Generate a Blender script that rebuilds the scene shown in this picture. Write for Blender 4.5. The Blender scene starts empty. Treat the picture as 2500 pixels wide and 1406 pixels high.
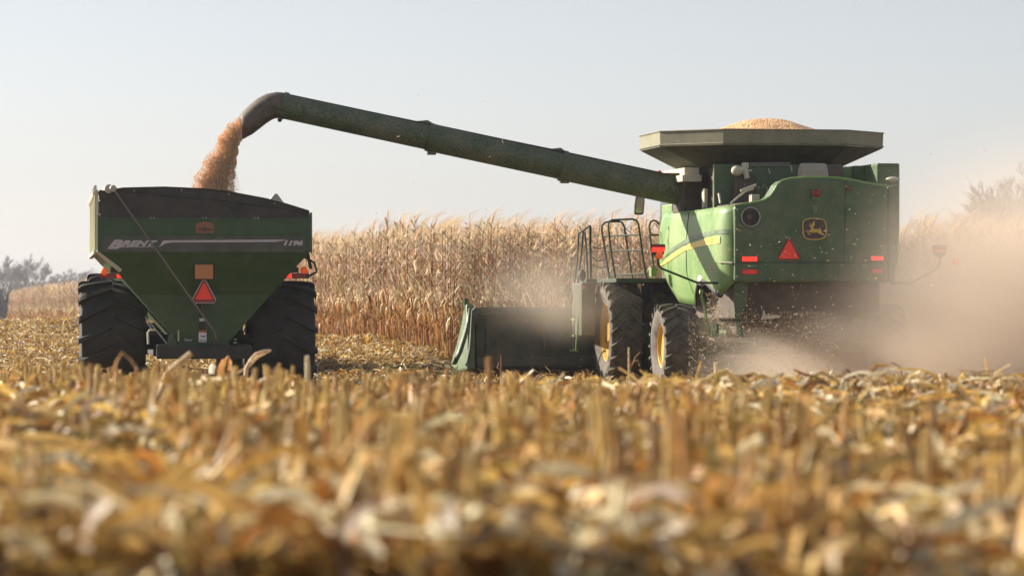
import bpy, bmesh, math, random
import numpy as np
from mathutils import Vector, Matrix
random.seed(7); RNG = np.random.default_rng(11)
R = math.radians
SC = bpy.context.scene
COL = SC.collection

# ------------------------------------------------------------------ camera
FPX = 9000.0                      # focal length in pixels of a 2500 px wide frame
CAM_Z = 1.45; HOR = 750.0
cam = bpy.data.cameras.new("camera"); cam_o = bpy.data.objects.new("camera", cam); COL.objects.link(cam_o)
cam.sensor_width = 36; cam.lens = 36 * FPX / 2500
cam.shift_y = (HOR - 703) / 2500
cam.clip_start = 0.5; cam.clip_end = 6000
cam_o.location = (0, 0, CAM_Z); cam_o.rotation_euler = (R(90), 0, 0)
cam.dof.use_dof = True; cam.dof.focus_distance = 66.0; cam.dof.aperture_fstop = 3.4
SC.camera = cam_o

# ------------------------------------------------------------------ light
SUN_AZ, SUN_EL = 27.0, 24.5       # degrees ahead of due left, and above the horizon
sd = Vector((-math.cos(R(SUN_AZ)) * math.cos(R(SUN_EL)), math.sin(R(SUN_AZ)) * math.cos(R(SUN_EL)), math.sin(R(SUN_EL))))
sun = bpy.data.lights.new("sun", 'SUN'); sun.energy = 5.0; sun.angle = R(0.5); sun.color = (1.0, 0.91, 0.77)
sun_o = bpy.data.objects.new("sun", sun); COL.objects.link(sun_o)
sun_o.rotation_euler = sd.to_track_quat('Z', 'Y').to_euler()
world = bpy.data.worlds.new("World"); SC.world = world; world.use_nodes = True
wn = world.node_tree.nodes; wl = world.node_tree.links
bg = wn["Background"]; sky = wn.new("ShaderNodeTexSky"); sky.sky_type = 'NISHITA'; sky.sun_disc = False
sky.sun_elevation = R(SUN_EL); sky.sun_rotation = math.atan2(sd.x, sd.y)
sky.air_density = 1.0; sky.dust_density = 0.7; sky.ozone_density = 1.5
hs = wn.new("ShaderNodeHueSaturation"); hs.inputs['Saturation'].default_value = 0.44
wl.new(sky.outputs[0], hs.inputs['Color']); tn_ = wn.new("ShaderNodeMix"); tn_.data_type = 'RGBA'; tn_.blend_type = 'MULTIPLY'; tn_.inputs[0].default_value = 1.0; tn_.inputs[7].default_value = (1.0, 0.985, 1.06, 1)
wl.new(hs.outputs[0], tn_.inputs[6]); wl.new(tn_.outputs[2], bg.inputs[0]); bg.inputs[1].default_value = 0.066
vs = SC.view_settings; vs.view_transform = 'Standard'; vs.look = 'None'; vs.exposure = 1.0; vs.gamma = 1.0
SC.cycles.max_bounces = 10; SC.cycles.volume_bounces = 8; SC.cycles.transparent_max_bounces = 16
SC.cycles.volume_step_rate = 1.0; SC.cycles.volume_max_steps = 128
SC.cycles.use_denoising = True; SC.cycles.caustics_reflective = False; SC.cycles.caustics_refractive = False
SC.cycles.sample_clamp_indirect = 6

# ------------------------------------------------------------------ tags
def tag(o, label=None, cat=None, group=None, kind=None):
    if label: o['label'] = label
    if cat: o['category'] = cat
    if group: o['group'] = group
    if kind: o['kind'] = kind
    return o
def empty(name, loc, rz=0.0, parent=None):
    o = bpy.data.objects.new(name, None); COL.objects.link(o); o.location = loc; o.rotation_euler = (0, 0, rz)
    o.empty_display_size = 0.2
    if parent: o.parent = parent
    return o

# ------------------------------------------------------------------ materials
def mat(name):
    m = bpy.data.materials.new(name); m.use_nodes = True
    return m, m.node_tree.nodes, m.node_tree.links, m.node_tree.nodes["Principled BSDF"]
def paint(name, col, rough=0.45, dust=0.25, dustcol=(0.36, 0.29, 0.20), metallic=0.0, scale=3.0, bump=0.02, vary=0.07):
    """a solid finish with field dust lying over it in uneven patches"""
    m, n, l, b = mat(name)
    tc = n.new("ShaderNodeTexCoord")
    n1 = n.new("ShaderNodeTexNoise"); n1.inputs['Scale'].default_value = scale; n1.inputs['Detail'].default_value = 8; n1.inputs['Roughness'].default_value = 0.65
    n2 = n.new("ShaderNodeTexNoise"); n2.inputs['Scale'].default_value = scale * 14; n2.inputs['Detail'].default_value = 4
    l.new(tc.outputs['Object'], n1.inputs['Vector']); l.new(tc.outputs['Object'], n2.inputs['Vector'])
    r1 = n.new("ShaderNodeMapRange"); r1.inputs[1].default_value = 0.3; r1.inputs[2].default_value = 0.75
    r1.inputs[3].default_value = max(0, dust - 0.22); r1.inputs[4].default_value = min(1, dust + 0.3)
    l.new(n1.outputs[0], r1.inputs[0])
    r2 = n.new("ShaderNodeMapRange"); r2.inputs[1].default_value = 0.35; r2.inputs[2].default_value = 0.7
    r2.inputs[3].default_value = -vary; r2.inputs[4].default_value = vary
    l.new(n2.outputs[0], r2.inputs[0])
    ad = n.new("ShaderNodeMath"); ad.operation = 'ADD'; ad.use_clamp = True
    l.new(r1.outputs[0], ad.inputs[0]); l.new(r2.outputs[0], ad.inputs[1])
    mx = n.new("ShaderNodeMix"); mx.data_type = 'RGBA'
    mx.inputs[6].default_value = (*col, 1); mx.inputs[7].default_value = (*dustcol, 1)
    l.new(ad.outputs[0], mx.inputs[0]); l.new(mx.outputs[2], b.inputs['Base Color'])
    rr = n.new("ShaderNodeMapRange"); rr.inputs[3].default_value = rough; rr.inputs[4].default_value = min(1, rough + 0.45)
    l.new(ad.outputs[0], rr.inputs[0]); l.new(rr.outputs[0], b.inputs['Roughness'])
    b.inputs['Metallic'].default_value = metallic
    if bump:
        bp = n.new("ShaderNodeBump"); bp.inputs['Strength'].default_value = 0.25; bp.inputs['Distance'].default_value = bump
        l.new(n1.outputs[0], bp.inputs['Height']); l.new(bp.outputs[0], b.inputs['Normal'])
    return m
M = {}
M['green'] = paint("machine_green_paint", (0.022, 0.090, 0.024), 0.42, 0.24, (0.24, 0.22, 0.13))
M['green_side'] = paint("sunlit_dusty_green_paint", (0.060, 0.215, 0.022), 0.36, 0.33, (0.42, 0.44, 0.22), scale=1.6)  # lighter copy of machine green, sun on the left flank put into the colour
M['green_dark'] = paint("dark_green_decal", (0.028, 0.105, 0.030), 0.4, 0.28, (0.36, 0.35, 0.24))
M['cart_green'] = paint("cart_green_paint", (0.009, 0.058, 0.011), 0.42, 0.07, (0.13, 0.14, 0.08), vary=0.06)
M['cart_side'] = paint("cart_sunlit_side_paint", (0.42, 0.44, 0.28), 0.5, 0.62, (0.66, 0.62, 0.47), vary=0.1)  # pale copy of the cart green, sun on the left wall put in
M['band'] = paint("grey_green_band", (0.042, 0.052, 0.034), 0.5, 0.08, (0.2, 0.19, 0.15), vary=0.05)
M['tank'] = paint("tank_extension_paint", (0.12, 0.135, 0.075), 0.55, 0.45, (0.40, 0.35, 0.24))
M['under'] = paint("tank_underside_shade_paint", (0.045, 0.06, 0.032), 0.7, 0.22, (0.24, 0.19, 0.12))  # darker copy of the tank paint, shade under the rim put in
M['black'] = paint("black_steel", (0.010, 0.010, 0.009), 0.65, 0.04, (0.12, 0.10, 0.08), vary=0.06)
M['brown'] = paint("dirty_machinery_steel", (0.04, 0.032, 0.026), 0.65, 0.3, (0.2, 0.14, 0.09), scale=5)
M['tarp'] = paint("black_tarp_panel", (0.014, 0.013, 0.012), 0.6, 0.07, (0.15, 0.13, 0.11), vary=0.05)
M['rubber'] = paint("tyre_rubber", (0.010, 0.009, 0.008), 0.7, 0.10, (0.11, 0.09, 0.065), scale=6)
M['rubber_dusty'] = paint("dusty_tyre_rubber", (0.024, 0.022, 0.019), 0.8, 0.27, (0.40, 0.34, 0.26), scale=5)
M['yellow'] = paint("yellow_rim_paint", (0.62, 0.36, 0.025), 0.4, 0.15, (0.4, 0.3, 0.16))
M['stripe'] = paint("yellow_stripe_decal", (0.88, 0.66, 0.08), 0.4, 0.03, (0.6, 0.52, 0.34), bump=0)
M['cream'] = paint("pale_dusty_metal", (0.55, 0.52, 0.40), 0.5, 0.4, (0.55, 0.48, 0.36))
M['metal'] = paint("galvanised_metal", (0.42, 0.42, 0.40), 0.4, 0.3, (0.4, 0.35, 0.27), metallic=0.5)
M['dark_metal'] = paint("weathered_steel_bar", (0.16, 0.15, 0.14), 0.5, 0.2, (0.2, 0.17, 0.13), metallic=0.3)
M['steel'] = paint("bright_steel", (0.55, 0.55, 0.53), 0.35, 0.1, (0.4, 0.35, 0.27), metallic=0.6)
M['drum'] = paint("tan_dusty_drum", (0.30, 0.26, 0.20), 0.6, 0.5, (0.42, 0.35, 0.26))
M['spout'] = paint("dusty_rubber_spout", (0.035, 0.027, 0.023), 0.6, 0.26, (0.32, 0.25, 0.18), scale=5)
M['auger'] = paint("auger_tube_paint", (0.028, 0.075, 0.026), 0.45, 0.3, (0.24, 0.20, 0.14), scale=2.2, vary=0.3)
M['rail'] = paint("dark_green_rail_paint", (0.010, 0.036, 0.018), 0.7, 0.02, (0.2, 0.18, 0.12))
M['headgreen'] = paint("dull_header_sheet", (0.032, 0.05, 0.036), 0.55, 0.3, (0.2, 0.17, 0.12))
M['decal'] = paint("silver_lettering", (0.50, 0.47, 0.48), 0.45, 0.1, (0.3, 0.28, 0.25), bump=0)
M['white'] = paint("white_label", (0.75, 0.75, 0.75), 0.5, 0.1, (0.5, 0.45, 0.35), bump=0)
M['badge_o'] = paint("orange_badge", (0.26, 0.10, 0.03), 0.5, 0.2, (0.25, 0.15, 0.1), bump=0)
M['badge_k'] = paint("black_badge", (0.03, 0.02, 0.025), 0.5, 0.2, (0.2, 0.15, 0.1), bump=0)
M['gold'] = paint("yellow_emblem", (0.62, 0.44, 0.06), 0.5, 0.2, (0.4, 0.3, 0.16), bump=0)
M['orange_panel'] = paint("amber_box_cover", (0.55, 0.20, 0.045), 0.45, 0.3, (0.35, 0.2, 0.1))
def lens(name, col, em):
    m, n, l, b = mat(name)
    b.inputs['Base Color'].default_value = (*col, 1); b.inputs['Roughness'].default_value = 0.25
    b.inputs['Subsurface Weight'].default_value = 0.0
    if em: b.inputs['Emission Color'].default_value = (*col, 1); b.inputs['Emission Strength'].default_value = em
    return m
M['red'] = lens("red_fluorescent_sheet", (0.95, 0.035, 0.012), 0.0)
M['redglow'] = lens("red_fluorescent_vest_sheet", (1.0, 0.04, 0.012), 0.0)
M['redlit'] = lens("glowing_red_lens", (1.0, 0.03, 0.015), 0.75)
M['reddark'] = lens("dark_red_reflector", (0.25, 0.01, 0.008), 0)
M['amber'] = lens("amber_lamp", (0.95, 0.13, 0.012), 0.12)
m, n, l, b = mat("mirror_glass"); b.inputs['Base Color'].default_value = (0.5, 0.52, 0.5, 1); b.inputs['Metallic'].default_value = 1; b.inputs['Roughness'].default_value = 0.12; M['mirror'] = m
m, n, l, b = mat("cab_glass"); b.inputs['Base Color'].default_value = (0.03, 0.04, 0.045, 1); b.inputs['Roughness'].default_value = 0.08; M['glass'] = m

def plant_mat(name, transl=0.4, rough=0.5):
    m, n, l, b = mat(name)
    a = n.new("ShaderNodeAttribute"); a.attribute_name = "tint"
    tc = n.new("ShaderNodeTexCoord"); ns = n.new("ShaderNodeTexNoise"); ns.inputs['Scale'].default_value = 22; ns.inputs['Detail'].default_value = 3
    l.new(tc.outputs['Object'], ns.inputs['Vector'])
    mr = n.new("ShaderNodeMapRange"); mr.inputs[1].default_value = 0.25; mr.inputs[2].default_value = 0.75; mr.inputs[3].default_value = 0.6; mr.inputs[4].default_value = 1.3
    l.new(ns.outputs[0], mr.inputs[0])
    mx = n.new("ShaderNodeVectorMath"); mx.operation = 'SCALE'; l.new(a.outputs['Color'], mx.inputs[0]); l.new(mr.outputs[0], mx.inputs['Scale'])
    l.new(mx.outputs[0], b.inputs['Base Color']); b.inputs['Roughness'].default_value = rough
    tr = n.new("ShaderNodeBsdfTranslucent"); l.new(mx.outputs[0], tr.inputs[0])
    ms = n.new("ShaderNodeMixShader"); ms.inputs[0].default_value = transl
    l.new(b.outputs[0], ms.inputs[1]); l.new(tr.outputs[0], ms.inputs[2]); l.new(ms.outputs[0], n["Material Output"].inputs[0])
    return m
M['corn'] = plant_mat("dry_corn_plant", 0.42)
M['litter'] = plant_mat("corn_residue", 0.30, 0.52)
M['husk'] = plant_mat("papery_husk", 0.55, 0.6)
M['stalkm'] = plant_mat("cut_stalk", 0.2)
M['bark'] = paint("hazed_tree_bark", (0.34, 0.30, 0.30), 0.9, 0.2, (0.38, 0.34, 0.34), bump=0)  # paler than plain bark, distance haze put into the colour
m, n, l, b = mat("corn_grain")
tc = n.new("ShaderNodeTexCoord"); vo = n.new("ShaderNodeTexVoronoi"); vo.inputs['Scale'].default_value = 26
l.new(tc.outputs['Object'], vo.inputs['Vector'])
cr = n.new("ShaderNodeValToRGB"); cr.color_ramp.elements[0].color = (0.62, 0.29, 0.10, 1); cr.color_ramp.elements[1].color = (0.95, 0.62, 0.32, 1)
sp = n.new("ShaderNodeSeparateColor"); l.new(vo.outputs['Color'], sp.inputs[0]); l.new(sp.outputs[0], cr.inputs[0]); l.new(cr.outputs[0], b.inputs['Base Color'])
bp = n.new("ShaderNodeBump"); bp.inputs['Strength'].default_value = 0.8; bp.inputs['Distance'].default_value = 0.03; bp.invert = True
l.new(vo.outputs['Distance'], bp.inputs['Height']); l.new(bp.outputs[0], b.inputs['Normal']); b.inputs['Roughness'].default_value = 0.5
M['grain'] = m
M['kernel'] = plant_mat("loose_kernel", 0.45)

# ------------------------------------------------------------------ mesh builder
class MB:
    def __init__(s): s.v = []; s.f = []
    def add(s, vs, fs):
        o = len(s.v); s.v += [tuple(p) for p in vs]; s.f += [tuple(i + o for i in f) for f in fs]; return s
    def box(s, x0, x1, y0, y1, z0, z1):
        return s.add([(x0,y0,z0),(x1,y0,z0),(x1,y1,z0),(x0,y1,z0),(x0,y0,z1),(x1,y0,z1),(x1,y1,z1),(x0,y1,z1)],
                     [(0,3,2,1),(4,5,6,7),(0,1,5,4),(1,2,6,5),(2,3,7,6),(3,0,4,7)])
    def obox(s, c, size, mtx=None):
        a, b_, d = [q / 2 for q in size]; vs = []
        for z in (-d, d):
            for x, y in ((-a,-b_),(a,-b_),(a,b_),(-a,b_)):
                p = Vector((x, y, z));
                if mtx is not None: p = mtx @ p
                vs.append(p + Vector(c))
        return s.add(vs, [(0,3,2,1),(4,5,6,7),(0,1,5,4),(1,2,6,5),(2,3,7,6),(3,0,4,7)])
    def tube(s, pts, r, seg=8, caps=True):
        pts = [Vector(p) for p in pts]; n = len(pts)
        rs = r if isinstance(r, (list, tuple)) else [r] * n
        vs = []; up = None
        for i, p in enumerate(pts):
            t = (pts[min(i+1, n-1)] - pts[max(i-1, 0)]).normalized()
            if up is None:
                up = Vector((0,0,1)) if abs(t.z) < 0.9 else Vector((1,0,0))
            u = t.cross(up).normalized(); w = u.cross(t).normalized(); up = w
            for k in range(seg):
                a = 2*math.pi*k/seg; vs.append(p + (u*math.cos(a) + w*math.sin(a))*rs[i])
        fs = []
        for i in range(n-1):
            for k in range(seg):
                k2 = (k+1) % seg; fs.append((i*seg+k, i*seg+k2, (i+1)*seg+k2, (i+1)*seg+k))
        if caps: fs.append(tuple(range(seg))[::-1]); fs.append(tuple((n-1)*seg+k for k in range(seg)))
        return s.add(vs, fs)
    def prism(s, poly, axis, a0, a1):
        """poly in the plane across axis ('x': (y,z); 'y': (x,z); 'z': (x,y)), from a0 to a1"""
        def P(u, v, a): return {'x': (a,u,v), 'y': (u,a,v), 'z': (u,v,a)}[axis]
        n = len(poly); vs = [P(u,v,a0) for u,v in poly] + [P(u,v,a1) for u,v in poly]
        fs = [tuple(range(n)), tuple(range(2*n-1, n-1, -1))] + [(i, n+i, n+(i+1)%n, (i+1)%n) for i in range(n)]
        return s.add(vs, fs)
    def lathe_x(s, prof, c, seg=48, closed=False):
        """profile of (x, r) spun round the x axis through c"""
        n = len(prof); vs = []
        for k in range(seg):
            a = 2*math.pi*k/seg
            for x, r in prof: vs.append((c[0]+x, c[1]+r*math.cos(a), c[2]+r*math.sin(a)))
        fs = []
        for k in range(seg):
            k2 = (k+1) % seg
            for i in range(n-1 if not closed else n):
                j = (i+1) % n
                fs.append((k*n+i, k*n+j, k2*n+j, k2*n+i))
        return s.add(vs, fs)
    def disc_y(s, c, r, y1, seg=24):
        poly = [(c[0]+r*math.cos(2*math.pi*k/seg), c[2]+r*math.sin(2*math.pi*k/seg)) for k in range(seg)]
        return s.prism(poly, 'y', c[1], y1)
    def ball(s, c, r, seg=12, ring=8, sc=(1,1,1)):
        vs = []; fs = []
        for i in range(ring+1):
            th = math.pi*i/ring
            for k in range(seg):
                a = 2*math.pi*k/seg; vs.append((c[0]+r*sc[0]*math.sin(th)*math.cos(a), c[1]+r*sc[1]*math.sin(th)*math.sin(a), c[2]+r*sc[2]*math.cos(th)))
        for i in range(ring):
            for k in range(seg): fs.append((i*seg+k, (i+1)*seg+k, (i+1)*seg+(k+1)%seg, i*seg+(k+1)%seg))
        return s.add(vs, fs)
    def build(s, name, material, parent=None, smooth=False, bevel=0.0, fix=True):
        me = bpy.data.meshes.new(name); me.from_pydata(s.v, [], s.f); me.validate()
        if fix:
            bm = bmesh.new(); bm.from_mesh(me); bmesh.ops.remove_doubles(bm, verts=bm.verts, dist=1e-5)
            bmesh.ops.recalc_face_normals(bm, faces=bm.faces); bm.to_mesh(me); bm.free()
        me.materials.append(material)
        me.polygons.foreach_set('use_smooth', [bool(smooth)] * len(me.polygons))
        if smooth:
            try: me.set_sharp_from_angle(angle=R(38))
            except Exception: pass
        o = bpy.data.objects.new(name, me); COL.objects.link(o)
        if parent: o.parent = parent
        if bevel:
            md = o.modifiers.new("bevel", 'BEVEL'); md.width = bevel; md.segments = 2; md.limit_method = 'ANGLE'; md.angle_limit = R(35)
        return o
def text_obj(name, s, size, material, parent, origin, ex, ez, thick=0.004, shear=0.0, spacing=1.0, embolden=0.0, width=None, height=None):
    """lettering lying in the plane of ex (reading direction) and ez (up), at origin (left end of the baseline)"""
    cu = bpy.data.curves.new(name, 'FONT'); cu.body = s; cu.size = size; cu.shear = shear; cu.space_character = spacing
    cu.extrude = thick; cu.offset = embolden; cu.resolution_u = 4
    t = bpy.data.objects.new(name + "_curve", cu); COL.objects.link(t)
    me = bpy.data.meshes.new_from_object(t.evaluated_get(bpy.context.evaluated_depsgraph_get()))
    bpy.data.objects.remove(t)
    if width:
        xs = [v.co.x for v in me.vertices]; ys = [v.co.y for v in me.vertices]; kx = width/(max(xs)-min(xs)); ky = height/(max(ys)-min(ys)); mx0 = min(xs); my0 = min(ys)
        for v in me.vertices: v.co.x = (v.co.x-mx0)*kx; v.co.y = (v.co.y-my0)*ky
    ex = Vector(ex).normalized(); ez = Vector(ez).normalized(); en = ex.cross(ez)
    o3 = Vector(origin)
    for v in me.vertices: v.co = o3 + ex*v.co.x + ez*v.co.y + en*v.co.z
    me.materials.clear(); me.materials.append(material)
    o = bpy.data.objects.new(name, me); COL.objects.link(o); o.parent = parent
    return o

# a machine's own frame: local x right, y forward, z up, standing at (X0, Y0) and heading `a` left of +Y
class Frame:
    def __init__(s, X0, Y0, a): s.X0, s.Y0, s.a = X0, Y0, a; s.c, s.s = math.cos(a), math.sin(a)
    def depth(s, x, y): return s.Y0 + s.s*x + s.c*y
    def on_y(s, px, py, y):       # point of the plane y = const seen at (px, py)
        k = (px-1250)/FPX; x = (k*(s.Y0+s.c*y) - s.X0 + s.s*y)/(s.c - k*s.s)
        return Vector((x, y, CAM_Z + (HOR-py)/FPX*s.depth(x, y)))
    def on_x(s, px, py, x):
        k = (px-1250)/FPX; y = (s.X0 + s.c*x - k*(s.Y0+s.s*x))/(s.s + k*s.c)
        return Vector((x, y, CAM_Z + (HOR-py)/FPX*s.depth(x, y)))
HEAD = R(9.7)
CB = Frame(5.30, 64.3, HEAD)      # combine
CT = Frame(-5.17, 62.0, R(7.3))   # grain cart
def world_pt(px, py, D): return Vector(((px-1250)/FPX*D, D, CAM_Z + (HOR-py)/FPX*D))

# ------------------------------------------------------------------ terrain
def smooth01(t): t = np.clip(t, 0, 1); return t*t*(3-2*t)
U0 = CB.c*CB.X0 + CB.s*CB.Y0; V0 = -CB.s*CB.X0 + CB.c*CB.Y0
def row_uv(x, y): return CB.c*x + CB.s*y - U0, -CB.s*x + CB.c*y - V0     # across and along the rows, from the combine
def from_uv(u, v):
    u = u + U0; v = v + V0; return CB.c*u - CB.s*v, CB.s*u + CB.c*v
_PD = [-50, 12, 20, 26, 30, 35, 45, 54, 60, 70, 78, 86, 100, 120, 150, 200, 330, 400, 800, 1290]
_PZ = [.84, .80, .77, .71, .62, .47, .17, .02, 0, 0.0, .12, .32, .62, .80, .60, .22, .10, .10, .60, 1.75]
def ground_z(x, y):
    x = np.asarray(x, float); y = np.asarray(y, float)
    z = np.interp(y, _PD, _PZ)
    u, v = row_uv(x, y)
    z = z + 0.36*smooth01((u+6.6)/1.8)*smooth01((v-9.2)/1.2)*(1-smooth01((v-16)/22))          # the standing crop's ground
    z = z + 0.30*smooth01((u-5.2)/1.5)*smooth01((v+8)/4)*(1-smooth01((v-9.0)/2))
    z = z + 0.20*np.exp(-((u+6.6)/1.2)**2)*smooth01((v-3.5)/2.5)*(1-smooth01((v-16)/10))
    near = 1 - smooth01((np.abs(y)-52)/6)
    z = z + near*(0.045*np.sin(x*1.7+y*0.31)*np.sin(y*0.9+1.0) + 0.035*np.sin(y*0.23+x*0.6))
    z = z - 0.17*np.exp(-((x+1.2)/1.25)**2)*smooth01((y-24)/6)*(1-smooth01((y-50)/6))
    mid = smooth01((y-74)/6)*(1-smooth01((y-160)/40))
    z = z + mid*0.10*np.sin(x*0.9+2*np.sin(y*0.35))*np.sin(y*0.55)
    return z
def gz(x, y): return float(ground_z(x, y))
def axis_pts(lo, hi, fine_lo, fine_hi, st):
    a = [fine_lo + i*st for i in range(int((fine_hi-fine_lo)/st)+1)]
    d = st; q = fine_lo; L = []
    while q > lo: d *= 1.25; q -= d; L.append(max(q, lo))
    d = st; q = a[-1]; H = []
    while q < hi: d *= 1.25; q += d; H.append(min(q, hi))
    return np.array(L[::-1] + a + H)
gx = axis_pts(-1290, 1290, -26, 26, 0.5); gy = axis_pts(-40, 1290, 0, 130, 0.5)
GX, GY = np.meshgrid(gx, gy); GZ = ground_z(GX, GY)
nx, ny = len(gx), len(gy)
me = bpy.data.meshes.new("ground")
idx = np.arange(nx*ny).reshape(ny, nx)
q = np.stack([idx[:-1,:-1], idx[:-1,1:], idx[1:,1:], idx[1:,:-1]], -1).reshape(-1, 4)
def fill_mesh(me, v, q, smooth=True):
    me.vertices.add(len(v)); me.vertices.foreach_set('co', np.ascontiguousarray(v, np.float32).ravel())
    k = q.shape[1]
    me.loops.add(q.size); me.loops.foreach_set('vertex_index', np.ascontiguousarray(q, np.int32).ravel())
    me.polygons.add(len(q)); me.polygons.foreach_set('loop_start', np.arange(0, q.size, k, dtype=np.int32))
    me.update(calc_edges=True)
    if not smooth: me.polygons.foreach_set('use_smooth', np.zeros(len(q), bool))
fill_mesh(me, np.stack([GX, GY, GZ], -1).reshape(-1, 3), q)
m, n, l, b = mat("field_soil_and_residue")
tc = n.new("ShaderNodeTexCoord")
na = n.new("ShaderNodeTexNoise"); na.inputs['Scale'].default_value = 9; na.inputs['Detail'].default_value = 10; na.inputs['Roughness'].default_value = 0.75
nb = n.new("ShaderNodeTexNoise"); nb.inputs['Scale'].default_value = 0.35; nb.inputs['Detail'].default_value = 4
l.new(tc.outputs['Object'], na.inputs['Vector']); l.new(tc.outputs['Object'], nb.inputs['Vector'])
cr = n.new("ShaderNodeValToRGB"); e = cr.color_ramp.elements
e[0].position = 0.36; e[0].color = (0.06, 0.034, 0.014, 1); e[1].position = 0.66; e[1].color = (0.46, 0.30, 0.12, 1)
e2 = cr.color_ramp.elements.new(0.5); e2.color = (0.22, 0.13, 0.05, 1)
l.new(na.outputs[0], cr.inputs[0]); mx = n.new("ShaderNodeMix"); mx.data_type = 'RGBA'; mx.blend_type = 'MULTIPLY'; mx.inputs[0].default_value = 0.5
cb = n.new("ShaderNodeValToRGB"); cb.color_ramp.elements[0].position = 0.35; cb.color_ramp.elements[0].color = (0.6, 0.55, 0.45, 1); cb.color_ramp.elements[1].position = 0.65; cb.color_ramp.elements[1].color = (1, 1, 1, 1)
l.new(nb.outputs[0], cb.inputs[0]); l.new(cr.outputs[0], mx.inputs[6]); l.new(cb.outputs[0], mx.inputs[7]); l.new(mx.outputs[2], b.inputs['Base Color'])
bp = n.new("ShaderNodeBump"); bp.inputs['Strength'].default_value = 0.9; bp.inputs['Distance'].default_value = 0.12; l.new(na.outputs[0], bp.inputs['Height']); l.new(bp.outputs[0], b.inputs['Normal'])
b.inputs['Roughness'].default_value = 0.95
me.materials.append(m); ground = bpy.data.objects.new("ground", me); COL.objects.link(ground); tag(ground, kind='structure')

# ------------------------------------------------------------------ mass builder for residue and crop
class Mass:
    def __init__(s): s.V = []; s.Q = []; s.C = []; s.n = 0
    def inst(s, tv, tq, tc, rot, sc, pos, tint):
        """tv (k,3) verts, tq (m,4) quads, tc (k,3) colours; n copies"""
        n = len(pos)
        if n == 0: return
        v = np.einsum('nij,kj->nki', rot, tv) * sc[:, None, None] + pos[:, None, :]
        k = len(tv); c = tc[None]*tint[:, None, :]
        q = tq[None] + (np.arange(n)*k)[:, None, None] + s.n
        s.V.append(v.reshape(-1, 3)); s.Q.append(q.reshape(-1, 4)); s.C.append(np.broadcast_to(c, (n, k, 3)).reshape(-1, 3)); s.n += n*k
    def build(s, name, material, smooth=True, parent=None):
        v = np.concatenate(s.V); q = np.concatenate(s.Q); c = np.concatenate(s.C)
        me = bpy.data.meshes.new(name); fill_mesh(me, v, q, smooth)
        at = me.attributes.new("tint", 'FLOAT_COLOR', 'POINT')
        c4 = np.ones((len(c), 4), np.float32); c4[:, :3] = np.clip(c, 0, 1); at.data.foreach_set('color', c4.ravel())
        me.materials.append(material); o = bpy.data.objects.new(name, me); COL.objects.link(o)
        if parent: o.parent = parent
        return o
def rotz(a):
    c, s_ = np.cos(a), np.sin(a); z = np.zeros_like(a); o = np.ones_like(a)
    return np.stack([np.stack([c,-s_,z],-1), np.stack([s_,c,z],-1), np.stack([z,z,o],-1)], -2)
def rotx(a):
    c, s_ = np.cos(a), np.sin(a); z = np.zeros_like(a); o = np.ones_like(a)
    return np.stack([np.stack([o,z,z],-1), np.stack([z,c,-s_],-1), np.stack([z,s_,c],-1)], -2)
def roty(a):
    c, s_ = np.cos(a), np.sin(a); z = np.zeros_like(a); o = np.ones_like(a)
    return np.stack([np.stack([c,z,s_],-1), np.stack([z,o,z],-1), np.stack([-s_,z,c],-1)], -2)
def ribbon(path, wid, col, cup=0.25, side=None):
    """bent leaf: three verts across each of the path's points; path (n,3), wid (n)"""
    path = np.array(path, float); n = len(path); V = []; 
    for i in range(n):
        t = path[min(i+1, n-1)] - path[max(i-1, 0)]; t /= np.linalg.norm(t)+1e-9
        s_ = np.array(side if side is not None else (1, 0, 0), float) if side is not None else np.cross(t, (0, 0, 1.0))
        s_ = s_ - t*np.dot(s_, t)
        if np.linalg.norm(s_) < 1e-3: s_ = np.array((1., 0, 0))
        s_ /= np.linalg.norm(s_); nrm = np.cross(s_, t)
        V += [path[i]-s_*wid[i]/2 + nrm*wid[i]*cup, path[i], path[i]+s_*wid[i]/2 + nrm*wid[i]*cup]
    Q = []
    for i in range(n-1):
        a = i*3; Q += [(a, a+1, a+4, a+3), (a+1, a+2, a+5, a+4)]
    C = np.tile(np.array(col, float), (len(V), 1))
    return np.array(V), np.array(Q), C
def rod(path, rad, col, seg=5):
    mb = MB(); mb.tube(path, list(rad), seg, caps=False)
    return np.array(mb.v), np.array(mb.f), np.tile(np.array(col, float), (len(mb.v), 1))
def join(parts):
    V, Q, C = [], [], []; o = 0
    for v, q, c in parts: V.append(v); Q.append(q+o); C.append(c); o += len(v)
    return np.concatenate(V), np.concatenate(Q), np.concatenate(C)
def jitter(c, a=0.12): return [max(0, x*(1+random.uniform(-a, a))) for x in c]
TAN = (.66, .42, .135); PALE = (.90, .78, .50); BROWN = (.25, .13, .04); AMBER = (.52, .30, .08); OLIVE = (.42, .30, .09); RUST = (.42, .18, .045); GREY = (.44, .32, .19); GOLD = (.78, .52, .14)
LIT_COL = np.array([TAN, TAN, GOLD, PALE, PALE, BROWN, BROWN, AMBER, OLIVE, RUST, GREY, GOLD, TAN])

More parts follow.
